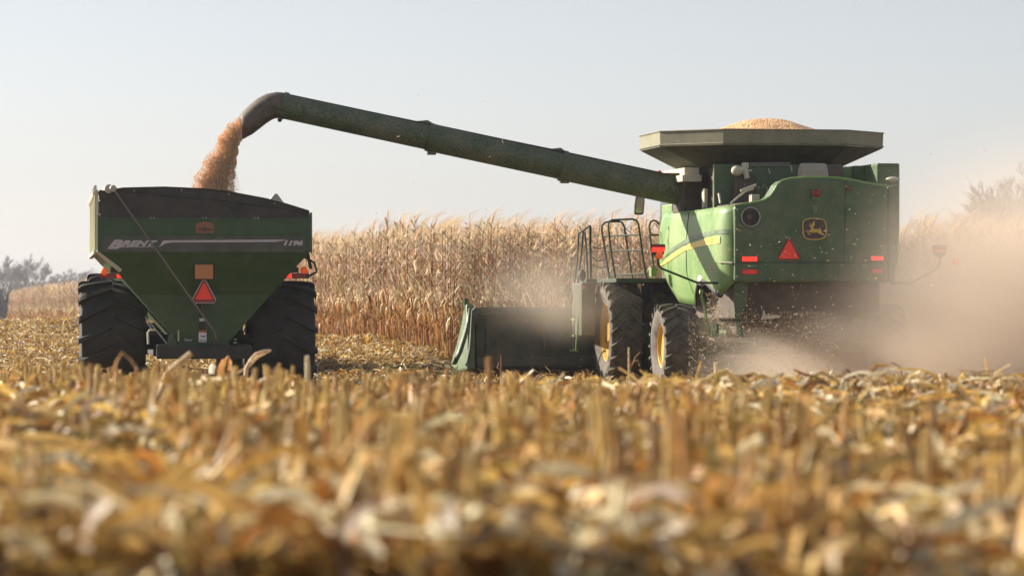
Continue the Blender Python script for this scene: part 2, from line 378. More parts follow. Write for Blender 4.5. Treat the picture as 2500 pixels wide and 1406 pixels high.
# residue pieces, lying along x
def leaf_piece(L, w, bend, twist):
    p = []; ws = []
    for i in range(5):
        t = i/4; p.append((L*(t-.5), bend*L*math.sin(t*math.pi*twist), 0.35*bend*L*math.sin(t*math.pi))); ws.append(w*(0.45+math.sin(math.pi*min(1, t*0.8+0.15))*0.6))
    return ribbon(p, ws, (1, 1, 1), cup=random.uniform(.05, .45))
pieces = []
for i in range(8): pieces.append((leaf_piece(random.uniform(.22, .5), random.uniform(.028, .05), random.uniform(.1, .35), random.uniform(.8, 1.6)), .36))
for i in range(6): pieces.append((leaf_piece(random.uniform(.11, .19), random.uniform(.05, .075), random.uniform(.1, .3), 1.0), .28))    # husks
for i in range(3):
    L = random.uniform(.10, .32); r = random.uniform(.008, .013)
    pieces.append((rod([(-L/2,0,0),(0,0,random.uniform(-.01,.01)),(L/2,0,0)], [r, r*.95, r*.9], (1,1,1), 5), .14))
for i in range(5): pieces.append((leaf_piece(random.uniform(.05, .10), random.uniform(.015, .035), .2, 1.0), .22))                   # chips
pw = np.array([p[1] for p in pieces]); pw[:8] /= 8; pw[8:14] /= 6; pw[14:17] /= 3; pw[17:] /= 5; pw /= pw.sum()
def scatter(mass, x, y, lift, tiltmax=0.7, smul=1.0, upright=0.12):
    n = len(x); kind = RNG.choice(len(pieces), n, p=pw)
    z = ground_z(x, y) + 0.012 + RNG.random(n)**1.6*lift
    yaw = RNG.uniform(0, 2*np.pi, n); tilt = RNG.normal(0, tiltmax*.5, n); roll = RNG.uniform(-1.1, 1.1, n)
    up = RNG.random(n) < upright; tilt = np.where(up, RNG.uniform(.6, 1.45, n), tilt)
    rot = rotz(yaw) @ roty(-tilt) @ rotx(roll); sc = RNG.uniform(.7, 1.35, n)*smul
    tint = LIT_COL[RNG.integers(0, len(LIT_COL), n)]*RNG.uniform(.5, 1.25, (n, 1))
    pos = np.stack([x, y, z], -1)
    for k, (tpl, w) in enumerate(pieces):
        s_ = kind == k; mass.inst(*tpl, rot[s_], sc[s_], pos[s_], tint[s_])
def area_points(d0, d1, dens, halfk=0.145, pad=0.6, xlim=None):
    n = int(dens*(d1-d0)*(halfk*(d0+d1)+2*pad)); y = np.sqrt(RNG.uniform(d0**2, d1**2, n)); x = RNG.uniform(-1, 1, n)*(halfk*y+pad)
    if xlim: k = xlim(x, y); x, y = x[k], y[k]
    return x, y
def uncut(u, v):       # where the crop still stands
    return ((u > -4.95) & (v > 10.0)) | ((u > 5.2) & (v > -12))
def in_wheels(x, y):
    u, v = row_uv(x, y); a = (np.abs(u) < 2.7) & (v > 0) & (v < 8.5)
    du = CT.c*(x-CT.X0)+CT.s*(y-CT.Y0); dv = -CT.s*(x-CT.X0)+CT.c*(y-CT.Y0)
    return a | ((np.abs(du) < 2.2) & (dv > -.5) & (dv < 14))
litter = Mass()
for d0, d1, dens, lift, sm in ((7.2, 14, 560, .13, .74), (14, 24, 430, .13, .76), (24, 38, 330, .14, .8), (38, 52, 110, .14, 1.05), (52, 74, 60, .10, .9)):
    x, y = area_points(d0, d1, dens); k = ~in_wheels(x, y); scatter(litter, x[k], y[k], lift, .8, sm, .10)
open_left = lambda x, y: (~uncut(*row_uv(x, y))) & ~in_wheels(x, y)
for d0, d1, dens, lift, sm in ((74, 100, 360, .16, .60), (100, 150, 130, .18, .8), (150, 300, 16, .25, 1.4)):
    x, y = area_points(d0, d1, dens, .145, 2, open_left); scatter(litter, x, y, lift, .7, sm, .22)
lit_o = litter.build("corn_residue", M['litter']); tag(lit_o, "golden brown leaves, husks and chopped stalks covering the harvested field", "crop residue", kind='stuff')

# stubble: cut stalks left standing in rows
stub = Mass()
stalk_t = []
for i in range(7):
    H = 1.0; lean = random.uniform(-.06, .06); parts = []
    c0 = random.choice([(.56,.36,.11), (.64,.46,.18), (.46,.32,.10), (.46,.26,.08), (.58,.40,.13)])
    parts.append(rod([(0,0,-.1),(lean*.3,0,H*.35),(lean*.7,.01,H*.7),(lean,0,H)], [.040,.036,.036,.032], c0, 6))
    for j in range(random.randint(1, 3)):     # torn sheaths
        z0 = random.uniform(.2, .8); a = random.uniform(0, 6.28); dx, dy = math.cos(a), math.sin(a); L = random.uniform(.3, .8)
        p = [(dx*.03, dy*.03, z0), (dx*.12, dy*.12, z0+L*.35), (dx*.3, dy*.3, z0+L*.35), (dx*.45, dy*.45, z0-L*.2)]
        parts.append(ribbon(p, [.10,.12,.10,.04], jitter((.56,.36,.12))))
    stalk_t.append(join(parts))
us, vs_ = [], []
for r_ in range(-60, 60):
    u = r_*0.762 + 0.3
    v = np.arange(-62, 8, 0.125); v = v + RNG.normal(0, .03, len(v)); us.append(np.full(len(v), u) + RNG.normal(0, .022, len(v))); vs_.append(v)
u = np.concatenate(us); v = np.concatenate(vs_); x, y = from_uv(u, v)
rh = {r_: (1.3 if r_ in (-20, -19) else random.choice((.95, 1.1, 1.25)) if r_ < -15 else random.choice((.42, .5, .62, .72))) for r_ in range(-80, 90)}
rowf = np.array([rh[int(q_)] for q_ in np.round((u-.3)/.762)])
k = (y > 7.3) & (np.abs(x) < .145*y+.5) & (y < 62) & ~uncut(u, v) & ~in_wheels(x, y) & (RNG.random(len(u)) < .88)
x, y = x[k], y[k]; nn = len(x); hh = RNG.uniform(.17, .30, nn)*rowf[k]; z = ground_z(x, y)
kind = RNG.integers(0, 7, nn); rot = rotz(RNG.uniform(0, 6.28, nn)) @ rotx(RNG.normal(0, .12, nn)); tint = RNG.uniform(.75, 1.3, (nn, 1))*np.ones((1, 3))
for i in range(7):
    s_ = kind == i; stub.inst(*stalk_t[i], rot[s_], hh[s_], np.stack([x, y, z], -1)[s_], tint[s_])
st_o = stub.build("stubble", M['stalkm']); tag(st_o, "rows of short amber cut corn stalks standing across the near field", "stubble", kind='stuff')

# ------------------------------------------------------------------ standing corn
def corn_plant(seed):
    rnd = random.Random(seed); parts = []
    H = rnd.uniform(2.25, 2.6); ln = rnd.uniform(.0, .16)
    sc_ = rnd.choice([(.40,.19,.055), (.47,.26,.09), (.34,.16,.05), (.50,.34,.17)])
    parts.append(rod([(0,0,-.1),(.02,0,.8),(ln*.5,rnd.uniform(-.04,.04),1.6),(ln,0,H)], [.015,.013,.010,.005], sc_, 4))
    nl = rnd.randint(11, 14)
    for i in range(nl):
        z0 = .35 + (H-.5)*i/(nl-1) + rnd.uniform(-.05, .05); a = rnd.choice([0, math.pi]) + rnd.uniform(-.9, .9)
        dx, dy = math.cos(a), math.sin(a); L = rnd.uniform(.45, .8)*(1-.25*i/nl); x0 = ln*(z0/H)
        droop = rnd.uniform(.5, 1.3)*(1.0 if i < nl*.6 else .45)
        wind = 0.10 + .28*(i/nl)
        p = [(x0, 0, z0), (x0+dx*L*.22, dy*L*.22, z0+L*.30), (x0+dx*L*.42+wind*.3, dy*L*.42, z0+L*(.32-.15*droop)), (x0+dx*L*.5+wind*.8, dy*L*.5, z0+L*(.1-.45*droop)), (x0+dx*L*.52+wind*1.1, dy*L*.5, z0-L*.55*droop)]
        w = rnd.uniform(.035, .06)
        col = rnd.choice([(.64,.49,.31), (.72,.58,.40), (.54,.39,.23), (.80,.69,.52), (.60,.44,.27)])
        if z0 < 1.0: col = rnd.choice([(.44,.23,.09), (.54,.35,.18), (.38,.19,.07)])
        parts.append(ribbon(p, [w*.7, w, w*.9, w*.6, w*.2], jitter(col), cup=.18))
    for j in range(1 if rnd.random() < .8 else 2):        # husked ear hanging down
        z0 = rnd.uniform(.85, 1.25); a = rnd.uniform(0, 6.28); dx, dy = math.cos(a)*.09, math.sin(a)*.09
        parts.append(rod([(dx*.3,dy*.3,z0+.04),(dx*.9,dy*.9,z0-.02),(dx*1.3,dy*1.3,z0-.12),(dx*1.5,dy*1.5,z0-.24)], [.008,.026,.028,.006], rnd.choice([(.88,.78,.56), (.80,.62,.36)]), 5))
    for j in range(6):                                   # tassel blown to the right
        a = rnd.uniform(-1.2, 1.2); l_ = rnd.uniform(.22, .42)
        p = [(ln, 0, H-.05), (ln+.05+.04*j*.3, a*.05, H+l_*.5), (ln+.12+l_*.45, a*.12, H+l_*rnd.uniform(.6, .9))]
        parts.append(ribbon(p, [.010, .012, .006], jitter((.62,.46,.28)), cup=.2))
    return join(parts)
corn_t = [corn_plant(100+i) for i in range(16)]
us, vs_ = [], []
def rows(u0, u1, v0, v1, step, keep=1.0):
    for i in range(int(round((u1-u0)/.762))+1):
        uu = u0+i*.762; v = np.arange(v0, v1, step); v = v + RNG.normal(0, step*.2, len(v)); m_ = RNG.random(len(v)) < keep
        us.append(np.full(m_.sum(), uu)+RNG.normal(0, .04, m_.sum())); vs_.append(v[m_])
rows(-4.8, -1.0, 10.1, 45, .17); rows(-4.8, -2.6, 45, 110, .20); rows(-4.8, -3.3, 110, 270, .34)
rows(-.3, 8.0, 10.2, 19, .20); rows(-1, 9, 19, 60, .6)
rows(5.4, 9.5, -6, 12, .18); rows(9.8, 18, 0, 30, .35)
rows(-4.8, 20, 268, 271, .25)
u = np.concatenate(us); v = np.concatenate(vs_); x, y = from_uv(u, v)
k = (np.abs(x) < .15*y+1.5); x, y = x[k], y[k]; nn = len(x); z = ground_z(x, y)
kind = RNG.integers(0, 16, nn); rot = rotz(RNG.normal(0, .45, nn)) @ rotx(RNG.normal(0, .05, nn)); sc = RNG.uniform(.92, 1.07, nn); tint = RNG.uniform(.75, 1.25, (nn, 1))*np.ones((1, 3))
corn = Mass()
for i in range(16):
    s_ = kind == i; corn.inst(*corn_t[i], rot[s_], sc[s_], np.stack([x, y, z], -1)[s_], tint[s_])
corn_o = corn.build("corn_crop", M['corn']); tag(corn_o, "tall dry tan corn crop still standing behind the header", "corn crop", kind='stuff')

# ------------------------------------------------------------------ wheels
def wheel(parent, c, Rt, w, Rr, outward, rub, rimm, lugs=20, lug_h=.05, lugw=.055, dish=.1):
    """c = centre, Rt tyre radius with lugs, w width, Rr rim radius, outward = -1/+1 side of the dish"""
    h = w/2; Rc = Rt-lug_h
    rim = MB(); o = outward
    rim.lathe_x([(-h*.8*o, Rr*.99), (h*.80*o, Rr*.99), (h*.84*o, Rr*1.06), (h*.80*o, Rr*1.06), (h*.74*o, Rr*.93), ((h-dish)*.75*o, Rr*.86), ((h-dish)*.62*o, Rr*.5), ((h-dish)*.66*o, Rr*.36), ((h-dish)*.85*o, Rr*.30), ((h-dish)*.85*o, .001)], c, 40)
    for k in range(10):
        a = 2*math.pi*k/10; xx = c[0]+(h-dish)*.64*o
        rim.tube([(xx, c[1]+Rr*.43*math.cos(a), c[2]+Rr*.43*math.sin(a)), (xx+.035*o, c[1]+Rr*.43*math.cos(a), c[2]+Rr*.43*math.sin(a))], .016, 6)
    r_o = rim.build("wheel", rimm, parent, smooth=True)
    t = MB()
    prof = [(-h*.80, Rr*.98), (-h*.86, Rr*1.06), (-h*.98, Rr+(Rc-Rr)*.35), (-h*1.0, Rr+(Rc-Rr)*.62), (-h*.95, Rc*.955), (-h*.85, Rc*.985), (-h*.5, Rc*1.0), (0, Rc*1.005),
            (h*.5, Rc*1.0), (h*.85, Rc*.985), (h*.95, Rc*.955), (h*1.0, Rr+(Rc-Rr)*.62), (h*.98, Rr+(Rc-Rr)*.35), (h*.86, Rr*1.06), (h*.80, Rr*.98)]
    t.lathe_x(prof, c, 72)
    for side in (-1, 1):
        for k in range(lugs):
            a0 = 2*math.pi*(k + (.5 if side > 0 else 0))/lugs; path = []
            for f, da, ro, ri in ((.02, 0, 1.0, .97), (.35, .09, 1.0, .97), (.75, .20, .995, .96), (.97, .25, .985, .94), (1.045, .265, .95, .93), (1.02, .27, .89, .885)):
                path.append((side*h*f, a0 + da*1.15, Rt*ro if ro > .9 else Rt*ro, Rc*ri))
            vs = []; 
            for (xx, a, ro, ri) in path:
                dw = lugw/2/Rt
                for rr, ww in ((ri, 1.25), (ro, .85)):
                    for sg in (-1, 1):
                        aa = a+sg*dw*ww; vs.append((c[0]+xx, c[1]+rr*math.cos(aa), c[2]+rr*math.sin(aa)))
            fs = []
            for i in range(len(path)-1):
                b0, b1 = i*4, i*4+4
                fs += [(b0+2, b0+3, b1+3, b1+2), (b0, b0+2, b1+2, b1), (b0+1, b1+1, b1+3, b0+3)]
            fs += [(0, 1, 3, 2), (len(vs)-4, len(vs)-2, len(vs)-1, len(vs)-3)]
            t.add(vs, fs)
    to = t.build("tyre", rub, r_o, smooth=True)
    return r_o

# ------------------------------------------------------------------ grain cart
cart = empty("grain_cart", (CT.X0, CT.Y0, 0), CT.a)
tag(cart, "dark green grain cart with black tarp end and lettered rear, catching the poured corn", "grain cart")
def cy(px, py, y=0.0): return CT.on_y(px, py, y)
def ring(xh, y0, y1, z): return [(-xh, y0, z), (xh, y0, z), (xh, y1, z), (-xh, y1, z)]
hop = MB(); A_ = ring(1.77, 0, 6.2, 3.0); B_ = ring(1.77, 0, 6.2, 2.38); C_ = ring(1.13, .34, 5.3, 1.66); D_ = ring(.41, .42, 4.3, .84)
vs = A_+B_+C_+D_; fs = []
for i in range(3):
    for k in range(4): fs.append((i*4+k, i*4+(k+1) % 4, (i+1)*4+(k+1) % 4, (i+1)*4+k))
fs.append((12, 13, 14, 15)); hop.add(vs, fs)
h_o = hop.build("hopper", M['cart_green'], cart)
md = h_o.modifiers.new("solid", 'SOLIDIFY'); md.thickness = .02; md.offset = -1
# rear rim tube, crease lines and corner angles
tr = MB(); tr.box(-1.775, 1.775, -.015, .0, 2.905, 2.945); tr.box(-1.70, 1.70, -.008, 0, 2.655, 2.668)
tr.box(-1.79, -1.735, -.012, .06, 2.38, 3.0); tr.box(1.735, 1.79, -.012, .06, 2.38, 3.0)
tr.build("trim", M['cart_green'], cart, bevel=.004)
bd = MB(); bd.box(-1.70, 1.70, -.006, -.001, 2.38, 2.65); bd.build("band", M['band'], cart)
# outer left wall with its posts, sunlight put into their pale colour
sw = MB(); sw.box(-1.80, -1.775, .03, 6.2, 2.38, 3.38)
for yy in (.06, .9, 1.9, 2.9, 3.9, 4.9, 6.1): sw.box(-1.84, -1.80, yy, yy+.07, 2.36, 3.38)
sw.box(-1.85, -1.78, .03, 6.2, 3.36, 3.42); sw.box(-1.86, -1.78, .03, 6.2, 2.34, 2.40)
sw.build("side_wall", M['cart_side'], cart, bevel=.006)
for yy in (.5, 1.35, 2.35, 3.35, 4.35):
    op = MB(); op.box(-1.806, -1.80, yy, yy+.42, 2.95, 3.24); op.build("window", M['black'], cart)
rw = MB(); rw.box(1.775, 1.80, .03, 6.2, 2.38, 3.05)
for yy in (.06, 1.9, 3.9, 6.1): rw.box(1.80, 1.815, yy, yy+.07, 2.36, 3.05)
rw.build("side_wall", M['cart_green'], cart, bevel=.006)
# slanting struts under the left corner
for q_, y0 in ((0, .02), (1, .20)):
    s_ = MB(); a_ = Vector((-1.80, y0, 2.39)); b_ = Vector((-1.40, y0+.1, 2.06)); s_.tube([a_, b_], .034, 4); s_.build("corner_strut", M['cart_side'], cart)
ls = MB()
ls.add([(-1.77, .9, 2.38), (-1.77, 3.2, 2.38), (-1.33, 2.9, 1.9), (-1.40, 1.0, 1.95)], [(0, 1, 2, 3)]); ls.build("side_gusset", M['cart_green'], cart)
# tarp end cap, arched
arch = [(241,470), (300,461), (400,458.5), (500,463), (560,470), (650,487), (700,500), (755,517)]
cap = [tuple((cy(px, py).x, cy(px, py).z)) for px, py in arch] + [(1.77, 2.935), (-1.77, 2.935)]
c_ = MB(); c_.prism(cap, 'y', -.004, .05); cap_o = c_.build("tarp_end_cap", M['tarp'], cart, bevel=.006)
c_ = MB(); c_.prism([(x_, z_) for x_, z_ in cap], 'y', 6.15, 6.2); c_.build("tarp_end_cap", M['tarp'], cart)
seam = MB(); pts = [cy(px, py, -.012) for px, py in ((243,466), (330,468), (420,480), (520,488), (620,500), (700,510), (755,524))]
seam.tube(pts, .012, 6); seam.tube([cy(px, py-1, -.006) for px, py in arch], .016, 6); seam.build("tarp_seam", M['black'], cart, smooth=True)
for px, py in ((328,466), (443,465), (559,474), (671,496), (244,490), (244,524), (368,532), (376,532), (495,532), (503,532), (622,532), (630,532)):
    p = cy(px, py, -.02); rv = MB(); rv.ball(p, .014, 8, 5); rv.build("rivet", M['metal'], cap_o)
roll = MB(); roll.tube([(-1.60, -.10, 3.43), (-1.62, 1.5, 3.45), (-1.62, 6.2, 3.45)], .075, 14); roll.build("rolled_tarp", M['cream'], cart, smooth=True)
rl2 = MB(); rl2.tube([(-1.82, .1, 3.36), (-1.82, 6.2, 3.36)], .055, 12); rl2.build("tarp_latch_tube", M['cream'], cart, smooth=True)
for i in range(5):
    cm = MB(); cm.box(-1.84, -1.80, .25+i*.5, .29+i*.5, 3.38, 3.50); cm.build("tarp_stop", M['metal'], cart)
hb = MB(); p = cy(276, 461, -.13); hb.ball(p, .062, 14, 10); hb.tube([p+Vector((0,-.06,0)), p+Vector((0,.14,0))], .05, 12); hb.build("crank_hub", M['metal'], cart, smooth=True)
cr_ = MB(); a_ = cy(281, 468, -.16); b_ = cy(525, 812, -.10); cr_.tube([a_, b_], .016, 8); cr_.tube([b_, b_+Vector((.02,.02,-.12))], .014, 6); cr_.build("crank_arm", M['dark_metal'], cart, smooth=True)
# lettering and stripe
ex = (1, 0, 0); ez = (0, 0, 1)
p0 = cy(262, 607, -.010)
text_obj("lettering", "B", .215, M['decal'], cart, p0, ex, ez, shear=.45, embolden=.012, width=.27, height=.150)
text_obj("lettering", "RENT", .150, M['decal'], cart, cy(295, 601, -.010), ex, ez, shear=.45, spacing=1.05, embolden=.010, width=.62, height=.098)
und = MB(); und.prism([(cy(px, py).x, cy(px, py).z) for px, py in ((262,608), (286,608), (294,604), (374,603.5), (376,601.8), (292,602), (283,605))], 'y', -.012, -.006); und.build("lettering_underline", M['decal'], cart)
text_obj("lettering", "1196", .128, M['decal'], cart, cy(692, 600, -.010), ex, ez, shear=.3, spacing=1.0, embolden=.008, width=.335, height=.092)
sp_ = MB(); sp_.prism([(cy(px, py).x, cy(px, py).z) for px, py in ((388,604), (398,587), (690,585), (700,586.5), (672,591), (420,592), (403,595))], 'y', -.012, -.006); sp_.build("stripe", M['decal'], cart)
# orange arched badge with dark ornament
bg_ = [(cy(px, py).x, cy(px, py).z) for px, py in ((478,570), (478,547), (488,543), (500,541), (512,543), (522,547), (522,570))]
t_ = MB(); t_.prism(bg_, 'y', -.012, -.004); bdg = t_.build("badge", M['badge_o'], cart)
t_ = MB(); t_.prism([(cy(px, py).x, cy(px, py).z) for px, py in ((479,563), (487,556), (493,559), (500,553), (507,558), (514,556), (521,563), (511,562), (500,565), (489,562))], 'y', -.016, -.012); t_.build("badge_ornament", M['badge_k'], bdg)
t_ = MB(); t_.prism([(cy(px, py).x, cy(px, py).z) for px, py in ((484,569), (500,566.5), (516,569), (516,567.6), (500,565.8), (484,567.6))], 'y', -.016, -.012); t_.build("badge_ornament", M['badge_k'], bdg)
# amber box, slow vehicle triangle, bracket, warning label
yb = .17
def rect_y(px0, py0, px1, py1, y, th, name, m_, parent=cart, fr=CT, bevel=0.0):
    a_ = fr.on_y(px0, py1, y); b_ = fr.on_y(px1, py0, y); t_ = MB(); t_.box(a_.x, b_.x, y-th, y, a_.z, b_.z); return t_.build(name, m_, parent, bevel=bevel)
bx_ = rect_y(472, 643, 524, 683, yb, .10, "lamp_box", M['black'], bevel=.01)
rect_y(476, 646, 520, 681, yb-.10, .012, "amber_cover", M['orange_panel'], bx_, bevel=.004)
def smv(fr, cx, cyy, hw, hh, y, parent):
    k = .30
    def poly(s): return [(fr.on_y(cx+px*s*hw, cyy+py*s*hh+ (0), y).x, fr.on_y(cx+px*s*hw, cyy+py*s*hh, y).z) for px, py in ((-.14,-1), (.14,-1), (1,.72), (.86,1), (-.86,1), (-1,.72))]
    t_ = MB(); t_.prism(poly(1.0), 'y', y-.006, y); o_ = t_.build("warning_triangle", M['reddark'], parent)
    tri = [(fr.on_y(cx+px*hw, cyy+py*hh, y).x, fr.on_y(cx+px*hw, cyy+py*hh, y).z) for px, py in (((0,-.86), (.76,.70), (-.76,.70)) if parent is cart else ((0,-.98), (.94,.92), (-.94,.92)))]
    t_ = MB(); t_.prism(tri, 'y', y-.012, y-.007); t_.build("fluorescent_panel", M['redglow'], o_)
    if parent is not cart: return
    ed = MB(); pl = poly(1.02); pts = [(x_, y-.008, z_) for x_, z_ in pl]
    ed.tube(pts + [pts[0]], .005, 4); ed.build("edge_trim", M['white'], o_)
smv(CT, 498, 712, 28.5, 27, yb-.06, cart)
br = MB(); p = cy(494, 760, yb); br.box(p.x-.015, p.x+.015, yb-.03, yb+.2, p.z-.07, p.z+.15); br.box(p.x-.12, p.x+.12, yb-.03, yb, p.z-.012, p.z+.012); br.build("sign_bracket", M['brown'], cart)
rect_y(487, 777, 499, 784, .34, .012, "sight_glass", M['steel']); rect_y(486, 787, 501, 806, .345, .02, "slide_gauge", M['black'])
lb = rect_y(485, 812, 504, 835, .37, .008, "warning_label", M['white'])
rect_y(485, 806, 504, 812, .37, .009, "label_header", M['orange_panel'], lb)
t_ = MB(); t_.prism([(CT.on_y(px, py, .36).x, CT.on_y(px, py, .36).z) for px, py in ((489,823), (492,818), (495,821), (502,818), (502,821), (495,824), (492,821))], 'y', .355, .361); t_.build("label_symbol", M['black'], lb)
rect_y(486, 828, 503, 834, .361, .004, "label_text_block", M['metal'], lb)
# lamp clusters on both rear corners
def cluster(sgn):
    cx_ = 281 if sgn < 0 else 716
    def P(px): return cx_ + (px if sgn < 0 else -px)
    y = .28
    def rc(a0, a1, y0, y1, th, nm, m_, par): return rect_y(min(P(a0), P(a1)), y0, max(P(a0), P(a1)), y1, y, th, nm, m_, par)
    bar = rc(-38, 38, 667, 680, .03, "lamp_bar", M['black'], cart)
    rc(4, 37, 668.5, 678.5, .045, "reflector", M['redlit'], bar); rc(-37, 2, 668.5, 678.5, .044, "reflector", M['reddark'], bar)  # inner reflector given a glow so that it reads bright red
    rc(-12, 26, 652, 666, .10, "lamp_housing", M['black'], bar); rc(6, 24, 654, 664, .115, "reflector", M['reddark'], bar)
    t_ = MB(); p = CT.on_y(P(-26), 660 if sgn > 0 else 663, y-.05); t_.ball(p, .062, 14, 10, (1, .7, 1)); t_.build("amber_lamp", M['amber'], bar, smooth=True)
    t_ = MB(); p = CT.on_y(P(30), 673, y); t_.tube([(p.x, y+.02, p.z), (p.x*.72, y+.2, p.z-.3)], .02, 6); t_.build("lamp_bracket", M['black'], bar)
cluster(-1); cluster(1)
lp = MB(); lp.tube([(1.62, .2, 2.35), (1.86, .15, 2.2), (1.9, .15, 2.05), (1.72, .2, 1.95)], .022, 6); lp.tube([(1.75, .2, 2.35), (1.8, .15, 2.1)], .03, 6); lp.build("hydraulic_hose", M['black'], cart)
# running gear
ax = MB(); ax.box(-.95, .95, 1.85, 2.2, .72, .98); ax.box(-.78, -.60, .2, 8.5, .60, .82); ax.box(.60, .78, .2, 8.5, .60, .82); ax.box(-.8, .8, .12, .25, .58, .80)
ax.box(-.12, .12, 8.3, 9.6, .50, .70); ax.prism([(-.78, 8.4), (-.6, 8.4), (.12, 9.6), (-.12, 9.6)], 'z', .62, .72); ax.prism([(.6, 8.4), (.78, 8.4), (.12, 9.6), (-.12, 9.6)], 'z', .60, .70)
ax.build("chassis", M['black'], cart, bevel=.01)
sm = MB(); sm.box(-.35, .35, .45, 4.2, .62, .84); sm.box(-.44, .44, .40, .46, .80, .86); sm.build("sump", M['cart_green'], cart, bevel=.01)
lr = MB(); lr.tube([cy(355, 774, .3), cy(407, 838, .3)], .012, 6); lr.tube([cy(357, 784, .3), cy(372, 806, .3), cy(380, 806, .3)], .012, 6); lr.build("ladder_rail", M['metal'], cart)
hk = MB(); hk.tube([cy(362, 840, .3), cy(361, 812, .3), cy(365, 806, .3), cy(380, 805, .3)], .019, 8); hk.build("grab_handle", M['cream'], cart, smooth=True)
pn = MB(); pn.tube([cy(435.5, 806, .32), cy(435.5, 833, .32)], .013, 6); pn.build("indicator_rod", M['cream'], cart)
cl = MB(); cl.tube([cy(450, 832, .34), cy(468, 830, .32)], [.008, .018], 6); cl.tube([cy(450, 826, .34), cy(460, 830, .33)], .007, 6); cl.build("coupler", M['steel'], cart)
cl = MB(); cl.tube([cy(572, 829, .34), cy(578, 828, .34)], .014, 6); cl.build("coupler", M['steel'], cart); cl = MB(); cl.tube([cy(570, 837, .34), cy(578, 836, .34)], .016, 6); cl.build("coupler", M['steel'], cart)
jk = MB(); jk.prism([(cy(px, py).x, cy(px, py).z) for px, py in ((410,845), (416,816), (424,816), (436,845))], 'y', .36, .42); jk.build("gusset", M['cart_green'], cart)
ho = MB(); ho.ball(cy(527, 836, .3), .05, 8, 6); ho.tube([cy(527, 836, .3), cy(540, 845, .32), cy(555, 848, .36)], .018, 6); ho.build("gearbox", M['brown'], cart)
fa = MB(); fa.tube([(-.95, 6.0, 1.2), (-1.35, 6.4, 2.6), (-1.5, 6.7, 3.6)], .2, 12); fa.build("folded_auger", M['cart_green'], cart, smooth=True)
p = cy(672, 474, 6.4); q1 = cy(655, 492, 6.4); q2 = cy(692, 496, 6.4)
t_ = MB(); t_.prism([(q1.x, q1.z), (q2.x, q2.z-.1), (q2.x, q2.z), (p.x+.03, p.z), (p.x-.02, p.z)], 'y', 6.25, 6.5); t_.build("auger_hood", M['metal'], cart)
CWZ = .955
for sg in (-1, 1): wheel(cart, (sg*1.455-.05, 2.0, CWZ), .955, 1.12, .44, sg, M['rubber'], M['cream'], lugs=15, lug_h=.065, lugw=.10, dish=.22)

# ------------------------------------------------------------------ tractor ahead of the cart
TF = Frame(*[(CT.X0 - math.sin(CT.a)*9.8 + 0.04), (CT.Y0 + math.cos(CT.a)*9.8)], CT.a)
trac = empty("tractor", (TF.X0, TF.Y0, 0), TF.a)
tag(trac, "green farm tractor almost hidden in front of the grain cart, one rear tyre showing", "tractor")
tb = MB(); tb.prism([(2.2, .9), (4.6, .95), (4.75, 1.3), (4.6, 1.75), (2.2, 1.95)], 'x', -.42, .42); tb.build("bonnet", M['green'], trac, bevel=.04)
tb = MB(); tb.box(-.38, .38, -.3, 4.4, .65, 1.0); tb.box(-.8, .8, .1, .4, .85, 1.15); tb.box(-.7, .7, 3.3, 3.55, .62, .85); tb.tube([(0, -.9, .6), (0, 0, .62)], .05, 8); tb.build("chassis", M['black'], trac, bevel=.02)
tb = MB(); tb.prism([(.35, 1.3), (1.9, 1.2), (2.15, 1.7), (1.95, 2.75), (.45, 2.75), (.3, 1.9)], 'x', -.72, .72); cab_ = tb.build("cab", M['glass'], trac, bevel=.03)
tb = MB(); tb.box(-.80, .80, .25, 2.1, 2.75, 2.92); tb.build("cab_roof", M['green'], cab_, bevel=.05)
for xx in (-.74, .74):
    for y0, y1 in ((.33, .45), (2.0, 1.95)): tb = MB(); tb.tube([(xx, y0, 1.5), (xx, y1, 2.78)], .035, 6); tb.build("cab_post", M['black'], cab_)
for sg in (-1, 1):
    wheel(trac, (sg*1.55, .25, 1.05), 1.06, .62, .53, sg, M['rubber'], M['yellow'], lugs=18, lug_h=.05)
    wheel(trac, (sg*1.05, 3.45, .78), .78, .5, .38, sg, M['rubber'], M['yellow'], lugs=18, lug_h=.045)
    tb = MB(); pr = [(.25+1.14*math.cos(t), 1.05+1.14*math.sin(t)) for t in [R(20+10*i) for i in range(12)]]; pr2 = [(.25+1.10*math.cos(t), 1.05+1.10*math.sin(t)) for t in [R(20+10*i) for i in range(12)]][::-1]
    tb.prism(pr+pr2, 'x', sg*.75, sg*1.0); tb.build("mudguard", M['green'], trac)
tb = MB(); tb.tube([(.5, 2.6, 1.7), (.5, 2.6, 2.9)], .05, 8); tb.build("exhaust_pipe", M['metal'], trac)

# ------------------------------------------------------------------ combine
comb = empty("combine_harvester", (CB.X0, CB.Y0, 0), CB.a)
tag(comb, "large dusty green combine harvester unloading corn through its long auger", "combine harvester")
def by(px, py, y=0.0): return CB.on_y(px, py, y)
def bxp(px, py, x): return CB.on_x(px, py, x)
# core body
t_ = MB(); t_.box(-1.30, 1.30, .55, 6.8, 1.25, 3.15); t_.box(-1.15, 1.15, 2.6, 6.3, 3.15, 4.0); t_.build("body", M['brown'], comb, bevel=.02)
# rear hood with shaped top
top = [(1793,503), (1820,498), (1850,494), (1868,489), (1882,479), (1892,464), (1899,451), (1910,442), (1930,436.5), (1965,434), (2010,434), (2050,436), (2085,441), (2115,448), (2145,453), (2168,455)]
poly = [(by(px, py).x, by(px, py).z) for px, py in top] + [(by(px, py).x, by(px, py).z) for px, py in ((2168,688), (1793,690))]
t_ = MB(); t_.prism(poly, 'y', 0, .55); rear_o = t_.build("rear_hood", M['green'], comb, bevel=.05)
